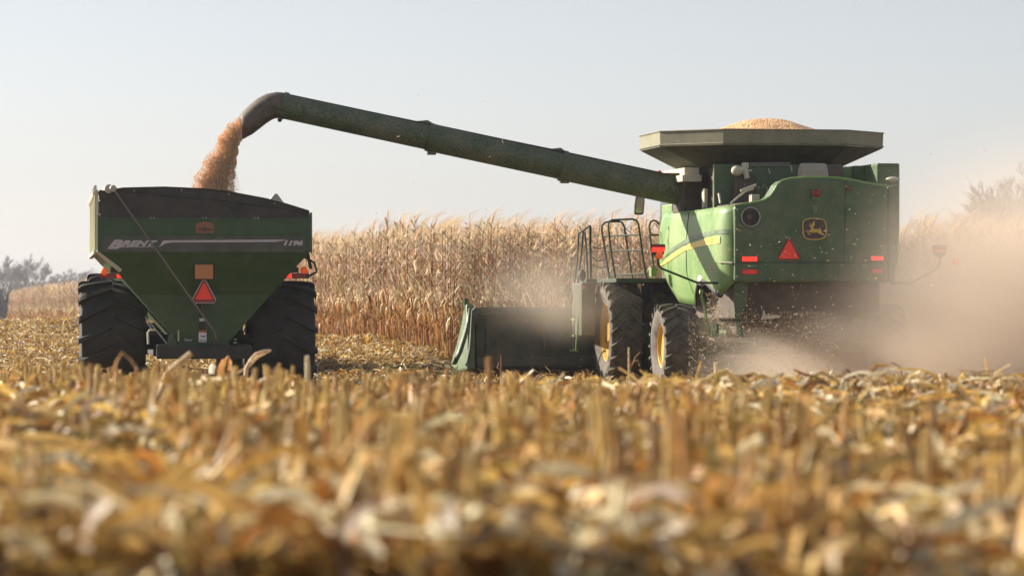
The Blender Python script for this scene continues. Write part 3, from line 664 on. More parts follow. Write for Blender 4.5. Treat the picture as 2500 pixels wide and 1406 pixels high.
# right rear corner and flank
cpoly = [(by(px, py).x, by(px, py).z) for px, py in ((2169,455), (2196,450), (2198,555), (2194,640), (2184,688), (2169,688))]
t_ = MB(); t_.prism(cpoly, 'y', .03, 5.2); t_.build("side_panel", M['green'], comb, bevel=.03)
# top edge lip, its sun highlight put in by the lighter green
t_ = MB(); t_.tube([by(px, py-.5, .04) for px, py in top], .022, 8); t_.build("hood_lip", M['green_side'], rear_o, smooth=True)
# left side panel: straight flank curving round into the rear
cols = [(1608,560,600), (1611,532,650), (1618,518,668), (1630,516,700), (1647,516,738), (1665,515.5,744), (1684,514,746), (1689,513.5,725), (1697,512.5,700), (1710,511,690), (1722,509,697), (1735,507,712), (1748,505,722)]
XS = -1.67; RC = .45
def side_plan(px):
    """plan point (x, y) and outward normal of the side panel at the column seen at px"""
    p = bxp(px, 600, XS)
    return p.x, p.y
def side_depth(x, y): return CB.depth(x, y)
px_c = np.array([c[0] for c in cols], float); pt_c = [c[1] for c in cols]; pb_c = [c[2] for c in cols]
plan = []
for px in np.linspace(1608, 1742, 52):
    x_, y_ = side_plan(px); D = side_depth(x_, y_)
    zt = CAM_Z+(HOR-np.interp(px, px_c, pt_c))/FPX*D; zb = CAM_Z+(HOR-np.interp(px, px_c, pb_c))/FPX*D
    plan.append((x_, y_, -1.0, 0.0, zt, zb))
y_last = plan[-1][1]
px_e = [1742, 1748, 1765, 1780, 1795]; pt_e = [506, 505, 503.5, 502, 501]; pb_e = [716, 722, 710, 698, 690]
for yy in np.linspace(y_last-.08, RC+.02, 5):
    D = side_depth(XS, yy); px = 1250+FPX*(CB.X0+CB.c*XS-CB.s*yy)/D
    plan.append((XS, yy, -1, 0, CAM_Z+(HOR-np.interp(px, px_e, pt_e))/FPX*D, CAM_Z+(HOR-np.interp(px, px_e, pb_e))/FPX*D))
for b_ in np.linspace(0, 58, 14):
    x_ = XS+RC*(1-math.cos(R(b_))); yy = RC-RC*math.sin(R(b_)); D = side_depth(x_, yy); px = 1250+FPX*(CB.X0+CB.c*x_-CB.s*yy)/D
    plan.append((x_, yy, -math.cos(R(b_)), -math.sin(R(b_)), CAM_Z+(HOR-np.interp(px, px_e, pt_e))/FPX*D, CAM_Z+(HOR-np.interp(px, px_e, pb_e))/FPX*D))
plan = np.array(plan); NV = 12; vs = []; fs = []
def bulge(z): # the panel leans in towards its top and foot
    t = (z-2.45)/1.1; return .10*t*t + .03*abs(t)**3
for (x_, y_, nx_, ny_, zt, zb) in plan:
    for j in range(NV+1):
        z = zb+(zt-zb)*j/NV; bl = bulge(z); vs.append((x_-nx_*bl, y_-ny_*bl, z))
for i in range(len(plan)-1):
    for j in range(NV): a_ = i*(NV+1)+j; fs.append((a_, a_+NV+1, a_+NV+2, a_+1))
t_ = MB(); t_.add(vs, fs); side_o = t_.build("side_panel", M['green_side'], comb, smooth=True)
md = side_o.modifiers.new("solid", 'SOLIDIFY'); md.thickness = .03; md.offset = -1
def side_pt(px, py, off=.006):
    """point of the flank seen at (px, py)"""
    lo, hi = 0, 0
    P = [(1250+FPX*(CB.X0+CB.c*a[0]-CB.s*a[1])/side_depth(a[0], a[1])) for a in plan]
    i = int(np.searchsorted(P, px)); i = min(max(i, 1), len(P)-1); f = (px-P[i-1])/(P[i]-P[i-1]); a = plan[i-1]*(1-f)+plan[i]*f
    D = side_depth(a[0], a[1]); z = CAM_Z+(HOR-py)/FPX*D; bl = bulge(z)-off
    nn_ = math.hypot(a[2], a[3]); return Vector((a[0]-a[2]/nn_*bl, a[1]-a[3]/nn_*bl, z))
def side_strip(name, tops, bots, m_, off):
    xs = np.linspace(max(tops[0][0], bots[0][0]), min(tops[-1][0], bots[-1][0]), 40); V = []
    for px in xs:
        for f in (0, .5, 1):
            ta = np.interp(px, [a[0] for a in tops], [a[1] for a in tops]); ba = np.interp(px, [a[0] for a in bots], [a[1] for a in bots])
            V.append(side_pt(px, ba+(ta-ba)*f, off))
    F_ = []
    for i in range(len(xs)-1): F_ += [(i*3, i*3+3, i*3+4, i*3+1), (i*3+1, i*3+4, i*3+5, i*3+2)]
    t_ = MB(); t_.add(V, F_); return t_.build(name, m_, side_o, smooth=True)
ytop = [(1613,646), (1632,629), (1656,612), (1670,602.5), (1694,592), (1720,583.5), (1744,578), (1758,577)]
ybot = [(1613,650), (1632,640), (1656,623), (1674,612), (1698,605), (1720,600), (1744,596), (1758,594)]
side_strip("yellow_stripe", ytop, ybot, M['stripe'], .012)
dtop = [(1617,632), (1640,608), (1656,596), (1680,580), (1712,569), (1744,562), (1768,560), (1786,560)]
dbot = [(1617,634), (1640,616), (1656,606), (1694,587), (1720,578), (1744,572), (1768,571), (1786,571)]
side_strip("dark_stripe", dtop, dbot, M['green_dark'], .010)
for k_, (a_, b_) in enumerate(((1727, 1729), (1731, 1734), (1737, 1743))):
    t_ = MB()
    for py in (583.5, 587.5, 591.5): t_.tube([side_pt(a_, py+(a_-1735)*-.15, .016), side_pt(b_, py+(b_-1735)*-.15, .016)], .006, 4)
    t_.build("model_lettering", M['badge_k'], side_o)
t_ = MB(); t_.tube([side_pt(1676, y_, .004) for y_ in np.linspace(517, 668, 12)] + [side_pt(1680, 690, .004), side_pt(1686, 715, .004)], .008, 5)
t_.build("panel_seam", M['black'], side_o); t_ = MB(); t_.tube([side_pt(1791, y_, .002) for y_ in np.linspace(503, 688, 10)], .014, 5); t_.build("panel_seam", M['black'], side_o)
t_ = MB(); t_.tube([side_pt(1757, 641, .03), side_pt(1789, 641.5, .03)], .012, 6); t_.build("door_handle", M['cream'], side_o)
# wheel arch lens and dark lining
t_ = MB(); p = side_pt(1706, 684, .02); t_.ball(p+Vector((.05,0,0)), .15, 16, 10, (.5, 1, .75)); t_.build("arch_lamp", M['steel'], side_o, smooth=True)
t_ = MB(); t_.tube([side_pt(px, py, -.02) for px, py in ((1688,744), (1691,720), (1699,694), (1711,686), (1722,694), (1735,710), (1748,721))], .045, 8); t_.build("arch_trim", M['black'], side_o, smooth=True)
# body above the arch seen under the auger
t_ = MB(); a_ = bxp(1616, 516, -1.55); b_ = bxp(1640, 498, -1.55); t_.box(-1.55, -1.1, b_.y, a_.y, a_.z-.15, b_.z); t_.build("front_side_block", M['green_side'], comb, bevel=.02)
# rear fittings
YR = -.004
t_ = MB(); p = by(1832, 530, YR); t_.disc_y((p.x, YR-.03, p.z), .155, YR, 28); v_o = t_.build("round_vent", M['black'], rear_o, smooth=True)
t_ = MB(); pts = [(p.x+.165*math.cos(a), YR-.03, p.z+.165*math.sin(a)) for a in [2*math.pi*k/28 for k in range(29)]]; t_.tube(pts, .011, 6, caps=False); t_.build("vent_ring", M['metal'], v_o, smooth=True)
t_ = MB(); p = by(1830, 530, YR); t_.disc_y((p.x-.01, YR-.045, p.z), .05, YR-.03, 16); t_.build("vent_cap", M['brown'], v_o)
t_ = MB(); p = by(1991, 474, YR); t_.box(p.x-.075, p.x+.075, YR-.05, YR, p.z-.10, p.z+.10); l_o = t_.build("beacon_bracket", M['green_dark'], rear_o, bevel=.01)
t_ = MB(); t_.ball((p.x, YR-.06, p.z+.015), .075, 16, 10, (1, .6, 1)); t_.build("red_lamp", M['reddark'], l_o, smooth=True)
t_ = MB(); p = by(1989, 510, YR); t_.box(p.x-.045, p.x+.045, YR-.02, YR, p.z-.09, p.z+.06); t_.build("latch", M['green_dark'], rear_o, bevel=.01)
t_ = MB(); p = by(2071, 461, YR); t_.box(p.x-.035, p.x+.035, YR-.02, YR, p.z-.025, p.z+.025); t_.build("latch", M['reddark'], rear_o, bevel=.005)
def rr(px0, py0, px1, py1, m_, nm, th=.02): return rect_y(px0, py0, px1, py1, YR, th, nm, m_, rear_o, CB, .003)
rr(1812, 627, 1848, 638, M['redlit'], "tail_lamp"); rr(1812, 658, 1848, 669, M['red'], "reflector"); rr(2127, 626, 2156, 635, M['redlit'], "tail_lamp"); rr(2130, 657, 2154, 667, M['red'], "reflector")
smv(CB, 1926, 609, 27, 25, YR-.01, rear_o)
t_ = MB(); t_.tube([by(1797, 641, YR), by(2166, 641, YR)], .006, 5); t_.build("panel_seam", M['black'], rear_o)
t_ = MB(); t_.tube([by(2060, 641, YR), by(2062, 560, YR), by(2064, 445, YR)], .005, 5); t_.build("panel_seam", M['black'], rear_o)
for px, py in ((1800, 512), (1800, 560), (1800, 610), (1800, 675), (1880, 680), (1960, 680), (2040, 680), (2120, 680), (2160, 640), (2160, 560), (2160, 480)):
    t_ = MB(); p = by(px, py, YR); t_.ball((p.x, YR, p.z), .013, 8, 5); t_.build("panel_bolt", M['metal'], rear_o, smooth=True)
for px in (1840, 2110):
    t_ = MB(); p = by(px, 650, YR); t_.box(p.x-.05, p.x+.05, YR-.02, YR, p.z-.03, p.z+.03); t_.build("hinge", M['green_dark'], rear_o, bevel=.004)
# emblem: rounded shield with a leaping deer
def zp(a, b_): return (1930+a/14.06, 500+b_/14.06)
sh = [(430,560), (520,510), (640,480), (820,465), (1000,480), (1130,520), (1180,570), (1215,700), (1225,860), (1210,1020), (1170,1110), (1080,1160), (960,1190), (820,1200), (660,1190), (540,1160), (470,1110), (435,980), (425,850), (420,700)]
def zpoly(L, y): return [(by(*zp(a, b_), y).x, by(*zp(a, b_), y).z) for a, b_ in L]
t_ = MB(); t_.prism(zpoly([(820+(a-820)*1.05, 835+(b_-835)*1.05) for a, b_ in sh], YR), 'y', YR-.008, YR); em = t_.build("emblem", M['badge_k'], rear_o)
t_ = MB(); pl = [(a, YR-.010, b_) for a, b_ in zpoly(sh, YR)]; t_.tube(pl+[pl[0]], .012, 6, caps=False); t_.build("emblem_border", M['gold'], em, smooth=True)
for dl in ([(520,888), (670,880), (700,840), (672,785), (690,745), (745,725), (790,740), (775,800), (840,838), (985,835), (985,792), (1022,790), (1045,880), (1085,965), (1160,1035), (1140,1062), (985,990), (905,945), (800,960), (700,955), (640,925), (520,912)],
           [(690,745), (612,728), (640,700), (715,690), (735,665), (650,655), (640,630), (700,640), (770,650), (760,600), (800,560), (828,560), (822,640), (832,690), (790,740)],
           [(560,955), (600,945), (650,990), (690,1035), (665,1040), (600,1000)]):
    t_ = MB(); t_.prism(zpoly(dl, YR), 'y', YR-.014, YR-.009); t_.build("emblem_deer", M['gold'], em)
# tank extension: octagonal rim and funnel
def octa(k, y0, y1, xa, xb, ya, yb_): return [(-xa, y0), (xa, y0), (xb, ya), (xb, yb_), (xa, y1), (-xa, y1), (-xb, yb_), (-xb, ya)]
O1 = octa(1, 2.2, 6.0, 1.15, 2.1, 3.2, 5.0); O2 = octa(1, 2.22, 5.98, 1.14, 2.09, 3.21, 4.99); O3 = octa(1, 3.0, 5.6, 1.0, 1.28, 3.35, 5.2)
vs = [(x_, y_, 4.645) for x_, y_ in O1] + [(x_, y_, 4.37) for x_, y_ in O2]; fs = [(i, (i+1) % 8, 8+(i+1) % 8, 8+i) for i in range(8)]
t_ = MB(); t_.add(vs, fs); rim_o = t_.build("tank_extension", M['tank'], comb); md = rim_o.modifiers.new("solid", 'SOLIDIFY'); md.thickness = .03; md.offset = -1
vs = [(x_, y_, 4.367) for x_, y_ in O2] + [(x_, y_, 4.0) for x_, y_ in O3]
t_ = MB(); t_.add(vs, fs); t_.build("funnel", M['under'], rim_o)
t_ = MB(); pl = [(x_*1.003, y_, 4.40) for x_, y_ in O1]; t_.tube(pl+[pl[0]], .012, 4); pl = [(x_*1.003, y_-.0, 4.645) for x_, y_ in O1]; t_.tube(pl+[pl[0]], .014, 4)
for px, py in ((1620, 330), (1758, 326), (1905, 320), (1905,350), (1955,348)):
    p = by(px, py, 2.18); t_.ball((p.x, 2.18, p.z), .014, 6, 4)
t_.build("rim_fold", M['tank'], rim_o)
t_ = MB(); t_.box(-1.60, -1.32, 3.4, 5.4, 3.86, 4.0); t_.box(-1.68, -1.32, 3.2, 5.2, 3.74, 3.86); t_.build("tank_ledge", M['cream'], rim_o, bevel=.01)  # cream colour carries the sunlight falling on the ledge
# grain heaped above the rim: a thing of its own
def heap():
    V = []; F_ = []; NR, NA = 26, 72
    for i in range(NR+1):
        r_ = i/NR
        for k in range(NA):
            a = 2*math.pi*k/NA; x_ = 2.02*r_*math.cos(a); y_ = 4.1+1.82*r_*math.sin(a)
            z = 4.49 + .46*math.exp(-((r_*1.65)**2.0)) - .02*r_ + .008*math.sin(9*x_+3*y_)+.006*math.sin(17*y_-5*x_)
            x_ = max(-2.02, min(2.02, x_)); 
            if abs(x_) > 1.12:
                lim = 3.2 - (abs(x_)-1.15)*0 + 0; f = (abs(x_)-1.12)/.95; y0 = 2.26+f*1.0; y1 = 5.94-f*1.0; y_ = min(max(y_, y0), y1)
            V.append((x_+.10, y_, z))
    for i in range(NR):
        for k in range(NA): F_.append((i*NA+k, (i+1)*NA+k, (i+1)*NA+(k+1) % NA, i*NA+(k+1) % NA))
    t_ = MB(); t_.add(V, F_); return t_
gh = heap().build("grain_heap", M['grain'], None, smooth=True, fix=False); gh.location = (CB.X0, CB.Y0, 0); gh.rotation_euler = (0, 0, CB.a)
tag(gh, "golden mound of corn grain heaped above the rim of the combine tank", "grain heap")
# engine deck
t_ = MB(); a_ = by(1785, 500, 2.5); b_ = by(1960, 402, 2.5); t_.box(-1.25, b_.x, 2.5, 2.62, 3.1, b_.z); t_.build("engine_wall", M['green'], comb, bevel=.01)
t_ = MB(); t_.box(-1.2, 1.35, .5, 2.55, 3.1, 3.28); t_.build("engine_deck", M['brown'], comb, bevel=.01)
t_ = MB(); a_ = by(1955, 434, 1.6); b_ = by(2008, 407, 1.6); t_.tube([(a_.x, 1.6, (a_.z+b_.z)/2-.1), (b_.x+.05, 1.6, (a_.z+b_.z)/2-.1)], [.26, .26], 20); t_.build("air_drum", M['drum'], comb, smooth=True, bevel=.02)
t_ = MB(); a_ = by(2003, 434, 1.62); b_ = by(2052, 410, 1.62); t_.tube([(a_.x, 1.62, a_.z-.0), (b_.x, 1.62, a_.z-.0)], .24, 16); t_.tube([(a_.x+.03, 1.5, a_.z+.15), (b_.x, 1.5, a_.z+.16)], .05, 8); t_.build("exhaust_muffler", M['brown'], comb, smooth=True)
t_ = MB(); a_ = by(2046, 445, 1.9); b_ = by(2086, 407, 1.9); t_.box(a_.x, b_.x, 1.9, 2.4, 3.0, b_.z); t_.build("cooler_box", M['green_side'], comb, bevel=.02)
t_ = MB(); a_ = by(2086, 445, 1.7); b_ = by(2143, 405, 1.7); t_.box(a_.x, b_.x, 1.7, 2.4, 3.0, b_.z); t_.build("intake_housing", M['green'], comb, bevel=.02)
t_ = MB(); a_ = by(2141, 470, .9); b_ = by(2197, 399, .9); t_.box(a_.x, b_.x, .9, 2.6, 2.9, b_.z); t_.build("cooling_tower", M['green'], comb, bevel=.03)
t_ = MB(); p = by(2180, 438, .3); t_.ball(p, .11, 12, 8, (1.2, .8, .4)); t_.build("work_lamp", M['cream'], comb, smooth=True)
t_ = MB(); p = by(1800, 417, 2.2); t_.ball(p, .095, 12, 8, (1.2, 1, 1)); t_.tube([p, p+Vector((.14, 0, .02)), p+Vector((.18, -.02, -.14))], [.08, .07, .05], 10); t_.build("intake_elbow", M['cream'], comb, smooth=True)
t_ = MB(); p = by(1820, 404, 2.2); t_.box(p.x-.06, p.x+.05, 2.15, 2.25, p.z-.05, p.z+.05); t_.tube([by(1825, 417, 2.15), by(1836, 416, 2.15)], .02, 6); t_.build("valve_block", M['cream'], comb, bevel=.01)
t_ = MB(); p = by(1808, 452, 2.3); t_.box(p.x-.10, p.x+.25, 2.25, 2.45, p.z-.35, p.z+.2); t_.build("hydraulic_tank", M['brown'], comb, bevel=.03)
t_ = MB(); t_.tube([by(1784, 497, .9), by(1800, 483, .9), by(1820, 467, .9), by(1840, 460, .9)], .02, 6); t_.tube([by(1808, 466, .9), by(1846, 452, .9)], .026, 6); t_.build("handrail", M['cream'], comb, smooth=True)
t_ = MB(); a_ = by(1835, 496, .7); b_ = by(1855, 475, .7); t_.box(a_.x, b_.x, .7, .9, a_.z, b_.z); t_.build("battery_box", M['cream'], comb, bevel=.01)
t_ = MB(); p = by(1869, 462, .8); t_.tube([(p.x+.045*math.cos(a), .8, p.z+.085*math.sin(a)) for a in [2*math.pi*k/16 for k in range(17)]], .012, 6); t_.tube([by(1854, 455, .8), by(1855, 480, .8)], .013, 6); t_.tube([by(1860, 476, .8), by(1874, 476, .8), by(1872, 492, .8)], .010, 6); t_.build("filler_ring", M['brown'], comb, smooth=True)
t_ = MB()
for py in (399, 404): t_.tube([by(1830, py, 2.45), by(1930, py-.5, 2.45)], .012, 5)
t_.tube([by(1931, 404, 2.4), by(1933, 420, 2.4)], .016, 6); t_.tube([by(1876, 412, 2.4), by(1880, 425, 2.4)], .014, 6); t_.build("hydraulic_lines", M['metal'], comb)
t_ = MB(); a_ = bxp(1759, 500, -1.32); t_.box(-1.34, -1.28, 2.9, 3.1, 3.25, 3.6); t_.build("support_bracket", M['cream'], comb); t_ = MB(); t_.tube([bxp(1755, 473, -1.35), bxp(1759, 497, -1.35)], .022, 6); t_.build("support_bracket", M['cream'], comb)
# underside
t_ = MB(); t_.box(-1.25, 1.25, .35, 2.2, 1.28, 1.9); t_.prism([(.5, 1.9), (2.4, 1.9), (2.4, .9), (1.6, 1.0)], 'x', -1.05, 1.05); t_.build("straw_chopper", M['brown'], comb, bevel=.03)
t_ = MB(); t_.prism([(by(px, py, .25).x, by(px, py, .25).z) for px, py in ((1790,690), (1826,690), (1822,740), (1808,780), (1793,775))], 'y', .22, .27); t_.build("rear_bracket", M['green'], comb)
t_ = MB(); t_.tube([by(1755, 781, .2), by(1900, 782.5, .2)], .018, 6); t_.build("rear_crossbar", M['rail'], comb)
t_ = MB(); t_.prism([(by(px, py, .1).x, by(px, py, .1).z) for px, py in ((1858,780), (1862,768), (1866,758), (1869,770), (1890,768), (1905,770), (1903,776), (1888,777))], 'y', .08, .12); t_.build("tow_hitch", M['cream'], comb)
t_ = MB(); t_.tube([by(1712, 722, .9), by(1719, 745, .9), by(1724, 780, .9), by(1733, 815, .9)], .028, 4); t_.tube([by(1708, 712, .9), by(1716, 713, .9)], .05, 4); t_.build("drop_strap", M['green_side'], comb)
t_ = MB(); t_.tube([by(1803, 784, .2), by(1808, 822, .2)], .05, 4); t_.build("spreader_leg", M['green'], comb); t_ = MB(); t_.tube([by(1748, 790, .5), by(1746, 822, .5)], .06, 4); t_.build("spreader_leg", M['green'], comb)
t_ = MB(); t_.box(-2.1, 2.1, 2.6, 2.85, .60, .82); t_.box(-.5, .5, 2.4, 3.1, .75, 1.3); t_.box(-2.3, 2.3, 6.0, 6.4, .75, 1.15); t_.box(-.9, .9, 3.0, 7.4, .95, 1.35); t_.build("axles", M['green_dark'], comb, bevel=.03)
# wheels
for sg in (-1, 1):
    wheel(comb, (sg*1.93, 2.72, .75), .765, .63, .40, sg, M['rubber_dusty'], M['yellow'], lugs=20, lug_h=.05, lugw=.05, dish=.08)
    wheel(comb, (sg*2.27, 6.2, .975), .985, .62, .56, sg, M['rubber_dusty'], M['yellow'], lugs=22, lug_h=.055, lugw=.055, dish=.08)
    wheel(comb, (sg*1.42, 6.2, .975), .985, .62, .56, sg, M['rubber_dusty'], M['yellow'], lugs=22, lug_h=.055, lugw=.055, dish=.08)
# cab, mirror, beacon
t_ = MB(); t_.prism([(6.7, 2.0), (8.3, 2.1), (8.6, 2.6), (8.3, 3.75), (6.8, 3.75)], 'x', -1.0, 1.0); cb_ = t_.build("cab", M['glass'], comb, bevel=.04)
t_ = MB(); t_.box(-1.1, 1.1, 6.6, 8.6, 3.75, 3.95); t_.build("cab_roof", M['green'], cb_, bevel=.06)
def wl(px, py, D):   # world point seen at (px,py) at distance D, in the combine's frame
    w_ = world_pt(px, py, D); dx, dy = w_.x-CB.X0, w_.y-CB.Y0
    return Vector((CB.c*dx+CB.s*dy, -CB.s*dx+CB.c*dy, w_.z))
t_ = MB(); p = wl(1610, 423, 70.5); t_.ball(p, .055, 12, 8); t_.build("beacon", M['red'], comb, smooth=True)
t_ = MB(); t_.tube([p-Vector((0,0,.03)), p-Vector((0,0,.12)), p+Vector((.5, .1, -.2))], .02, 6); t_.build("beacon_post", M['rail'], comb)
p = wl(1560.5, 500, 71.5); mw, mh = .11, .18
rp = [(p.x+a, p.z+b_) for a, b_ in ((-mw*.85, -mh), (-mw*.5, -mh*1.08), (mw*.5, -mh*1.08), (mw*.8, -mh), (mw, mh*.2), (mw, mh), (-mw*.55, mh), (-mw*.8, 0))]
t_ = MB(); t_.prism(rp, 'y', p.y, p.y+.06); mo = t_.build("mirror", M['black'], comb, bevel=.015)
t_ = MB(); t_.prism([(p.x+(a-p.x)*.78, p.z+(b_-p.z)*.84) for a, b_ in rp], 'y', p.y-.006, p.y-.001); t_.build("mirror_glass", M['mirror'], mo)
t_ = MB(); t_.tube([p+Vector((.0, .03, .15)), p+Vector((.02, .05, .5)), p+Vector((1.2, .3, .62))], .018, 6); t_.build("mirror_arm", M['black'], mo)
# unloading auger
P0 = wl(1690, 473, 68.0); P1 = wl(690, 258.5, 66.72); dv = (P1-P0)
def along(f): return P0+dv*f
def seg_tube(fa, fb, ra, rb, n_=2):
    t_ = MB(); t_.tube([along(fa+(fb-fa)*i/n_) for i in range(n_+1)], [ra+(rb-ra)*i/n_ for i in range(n_+1)], 32); return t_
t_ = MB(); t_.tube([along(f) for f in (-.06, .32, .3201, .645, .6451, 1.0)], [.268, .268, .255, .255, .236, .232], 36); aug = t_.build("unloading_auger", M['auger'], comb, smooth=True)
t_ = MB(); t_.box(P0.x-.30, P0.x+.6, P0.y-.35, P0.y+.4, P0.z-.42, P0.z+.32); t_.build("auger_turret", M['brown'], aug, bevel=.08)
for f in (.32, .645):
    t_ = MB(); a_ = along(f-.006); b_ = along(f+.006); t_.tube([a_, b_], .285 if f < .5 else .262, 32); t_.build("auger_flange", M['auger'], aug, smooth=True)
    t_ = MB(); p = along(f); u_ = Vector((0, 0, 1)); t_.prism([(p.x-.30, p.z+.30 if f<.5 else p.z+.285), (p.x-.05, p.z+.33 if f<.5 else p.z+.31), (p.x+.10, p.z+.22), (p.x-.05, p.z+.15)], 'y', p.y-.08, p.y+.08); t_.obox((p.x+.03, p.y, p.z-.29), (.16, .14, .06)); t_.build("auger_bracket", M['auger'], aug, bevel=.01)
t_ = MB(); p = along(.045)+Vector((0, 0, .28)); t_.obox(p, (.55, .3, .05)); t_.build("auger_latch", M['brown'], aug)
t_ = MB(); t_.tube([along(.05)+Vector((0, -.12, .245)), along(.32)+Vector((0, -.12, .25)), along(.64)+Vector((0, -.10, .225)), along(.98)+Vector((0, -.10, .21))], .014, 6); t_.build("lamp_cable", M['black'], aug)
# elbow and spout
cen = [wl(px, py, 66.72) for px, py in ((694,259), (676,257), (660,260), (646,267), (631,278), (616,291), (602,303), (584,316))]
dirs = []
for i in range(len(cen)):
    d_ = (cen[min(i+1, len(cen)-1)]-cen[max(i-1, 0)]).normalized(); dirs.append(d_)
dirs[0] = (P1-P0).normalized(); dirs[-1] = Vector((-1, 0, -.08)).normalized(); dirs[-2] = (dirs[-2]+Vector((-.25,0,0))).normalized()
rs = [.238, .238, .236, .232, .226, .220, .214, .208]; vs = []; NS = 32
for i, (c0, d_) in enumerate(zip(cen, dirs)):
    w_ = Vector((0, 1, 0)); u_ = d_.cross(w_).normalized()
    for k in range(NS):
        a = 2*math.pi*k/NS; ca_, sa_ = math.cos(a), math.sin(a)
        vs.append(c0+u_*ca_*rs[i]+w_*sa_*rs[i])
fs = [(i*NS+k, i*NS+(k+1) % NS, (i+1)*NS+(k+1) % NS, (i+1)*NS+k) for i in range(len(cen)-1) for k in range(NS)]
t_ = MB(); t_.add(vs, fs); so = t_.build("spout", M['spout'], aug, smooth=True); md = so.modifiers.new("solid", 'SOLIDIFY'); md.thickness = .015
t_ = MB(); t_.tube([wl(689, 257.5, 66.72), wl(699, 260, 66.72)], .250, 32); t_.build("auger_flange", M['auger'], aug, smooth=True)
t_ = MB(); p = wl(683, 293, 66.6); t_.ball(p, .042, 12, 8); t_.tube([p, p+Vector((.02, 0, .08))], .02, 6); t_.build("auger_lamp", M['black'], aug, smooth=True)
# platform, rails, ladder
def path_tube(name, L, D, r_, m_=M['rail'], par=comb, y2=None):
    t_ = MB(); t_.tube([wl(a[0], a[1], D if len(a) < 3 else a[2]) for a in L], r_, 7); return t_.build(name, m_, par, smooth=True)
t_ = MB(); a_ = wl(1500, 690, 69.2); b_ = wl(1640, 677, 69.2); t_.box(-2.55, -1.3, 5.0, 7.2, a_.z, b_.z-.02); t_.box(-2.75, -1.3, 6.9, 8.2, a_.z, b_.z-.02); plat = t_.build("platform", M['rail'], comb, bevel=.01)
path_tube("platform_rail", [(1489,688), (1484,655), (1475,600), (1469,565), (1470,551), (1478,543), (1490,541), (1512,541), (1519,543), (1524,553), (1531,600), (1541,660), (1546,680)], 70.3, .019)
path_tube("platform_rail", [(1503,684), (1496,640), (1488,585), (1485,550), (1488,540), (1496,537), (1545,535), (1554,538), (1559,548), (1566,600), (1574,655), (1579,680)], 69.4, .019)
t_ = MB()
for (a_, b_) in (((1472,577), (1562,573)), ((1479,614), (1568,611)), ((1488,672), (1577,668))): t_.tube([wl(*a_, 70.3), wl(*b_, 69.4)], .017, 7)
t_.build("rail_crossbar", M['rail'], comb, smooth=True)
path_tube("platform_rail", [(1598,662), (1592,620), (1587,575), (1585,552), (1588,542), (1596,538), (1604,541), (1610,548)], 68.6, .019)
t_ = MB(); t_.tube([wl(1588, 574, 68.6), wl(1609, 574, 68.6)], .018, 6); t_.build("rail_crossbar", M['rail'], comb)
t_ = MB(); a_ = wl(1590, 672, 68.4); t_.box(a_.x, a_.x+.11, a_.y, a_.y+.2, a_.z-.02, a_.z+.14); a_ = wl(1484, 688, 70.2); t_.box(a_.x, a_.x+.11, a_.y, a_.y+.15, a_.z, a_.z+.08); t_.build("rail_socket", M['green_side'], comb, bevel=.005)
lad = path_tube("ladder", [(1441,550), (1424,564), (1413,570), (1409,640), (1401,700), (1393,745), (1392,765), (1399,778)], 71.2, .018)
path_tube("ladder_stile", [(1441,552), (1441,600), (1443,690)], 71.0, .028, par=lad)
path_tube("ladder_stile", [(1424,566), (1419,620), (1411,690), (1404,745), (1402,800), (1400,860)], 71.0, .020, par=lad)
path_tube("ladder_stile", [(1428,566), (1432,620), (1436,688)], 70.8, .018, par=lad)
path_tube("ladder_stile", [(1418,700), (1414,760), (1410,800), (1406,855)], 70.6, .016, M['green_side'], lad)
for py, px in ((738, 1407), (780, 1404), (820, 1401), (856, 1399)):
    t_ = MB(); a_ = wl(px, py, 70.9); t_.box(a_.x-.01, a_.x+.11, a_.y, a_.y+.35, a_.z-.02, a_.z+.025); t_.build("ladder_step", M['green_side'], lad, bevel=.004)
t_ = MB(); a_ = wl(1417, 820, 70.4); b_ = wl(1452, 690, 70.4); t_.box(a_.x, b_.x, a_.y-.1, a_.y+.9, a_.z, b_.z); t_.build("side_tank", M['headgreen'], comb, bevel=.03)
t_ = MB(); p = wl(1421, 672, 70.9); t_.ball(p, .075, 10, 8, (1, 1, 1.5)); t_.build("extinguisher", M['brown'], comb, smooth=True)
t_ = MB(); p = wl(1428, 702, 70.2); t_.box(p.x-.035, p.x+.035, p.y-.03, p.y, p.z-.045, p.z+.045); t_.build("reflector", M['badge_o'], comb)
t_ = MB()
for L in (((1447,603), (1458,607), (1470,606), (1485,599)), ((1447,628), (1455,636), (1468,637), (1480,632)), ((1447,645), (1456,652), (1468,654), (1482,650))):
    t_.tube([wl(a, b_, 71.4) for a, b_ in L], .012, 5)
t_.build("hose_loops", M['brown'], comb, smooth=True)
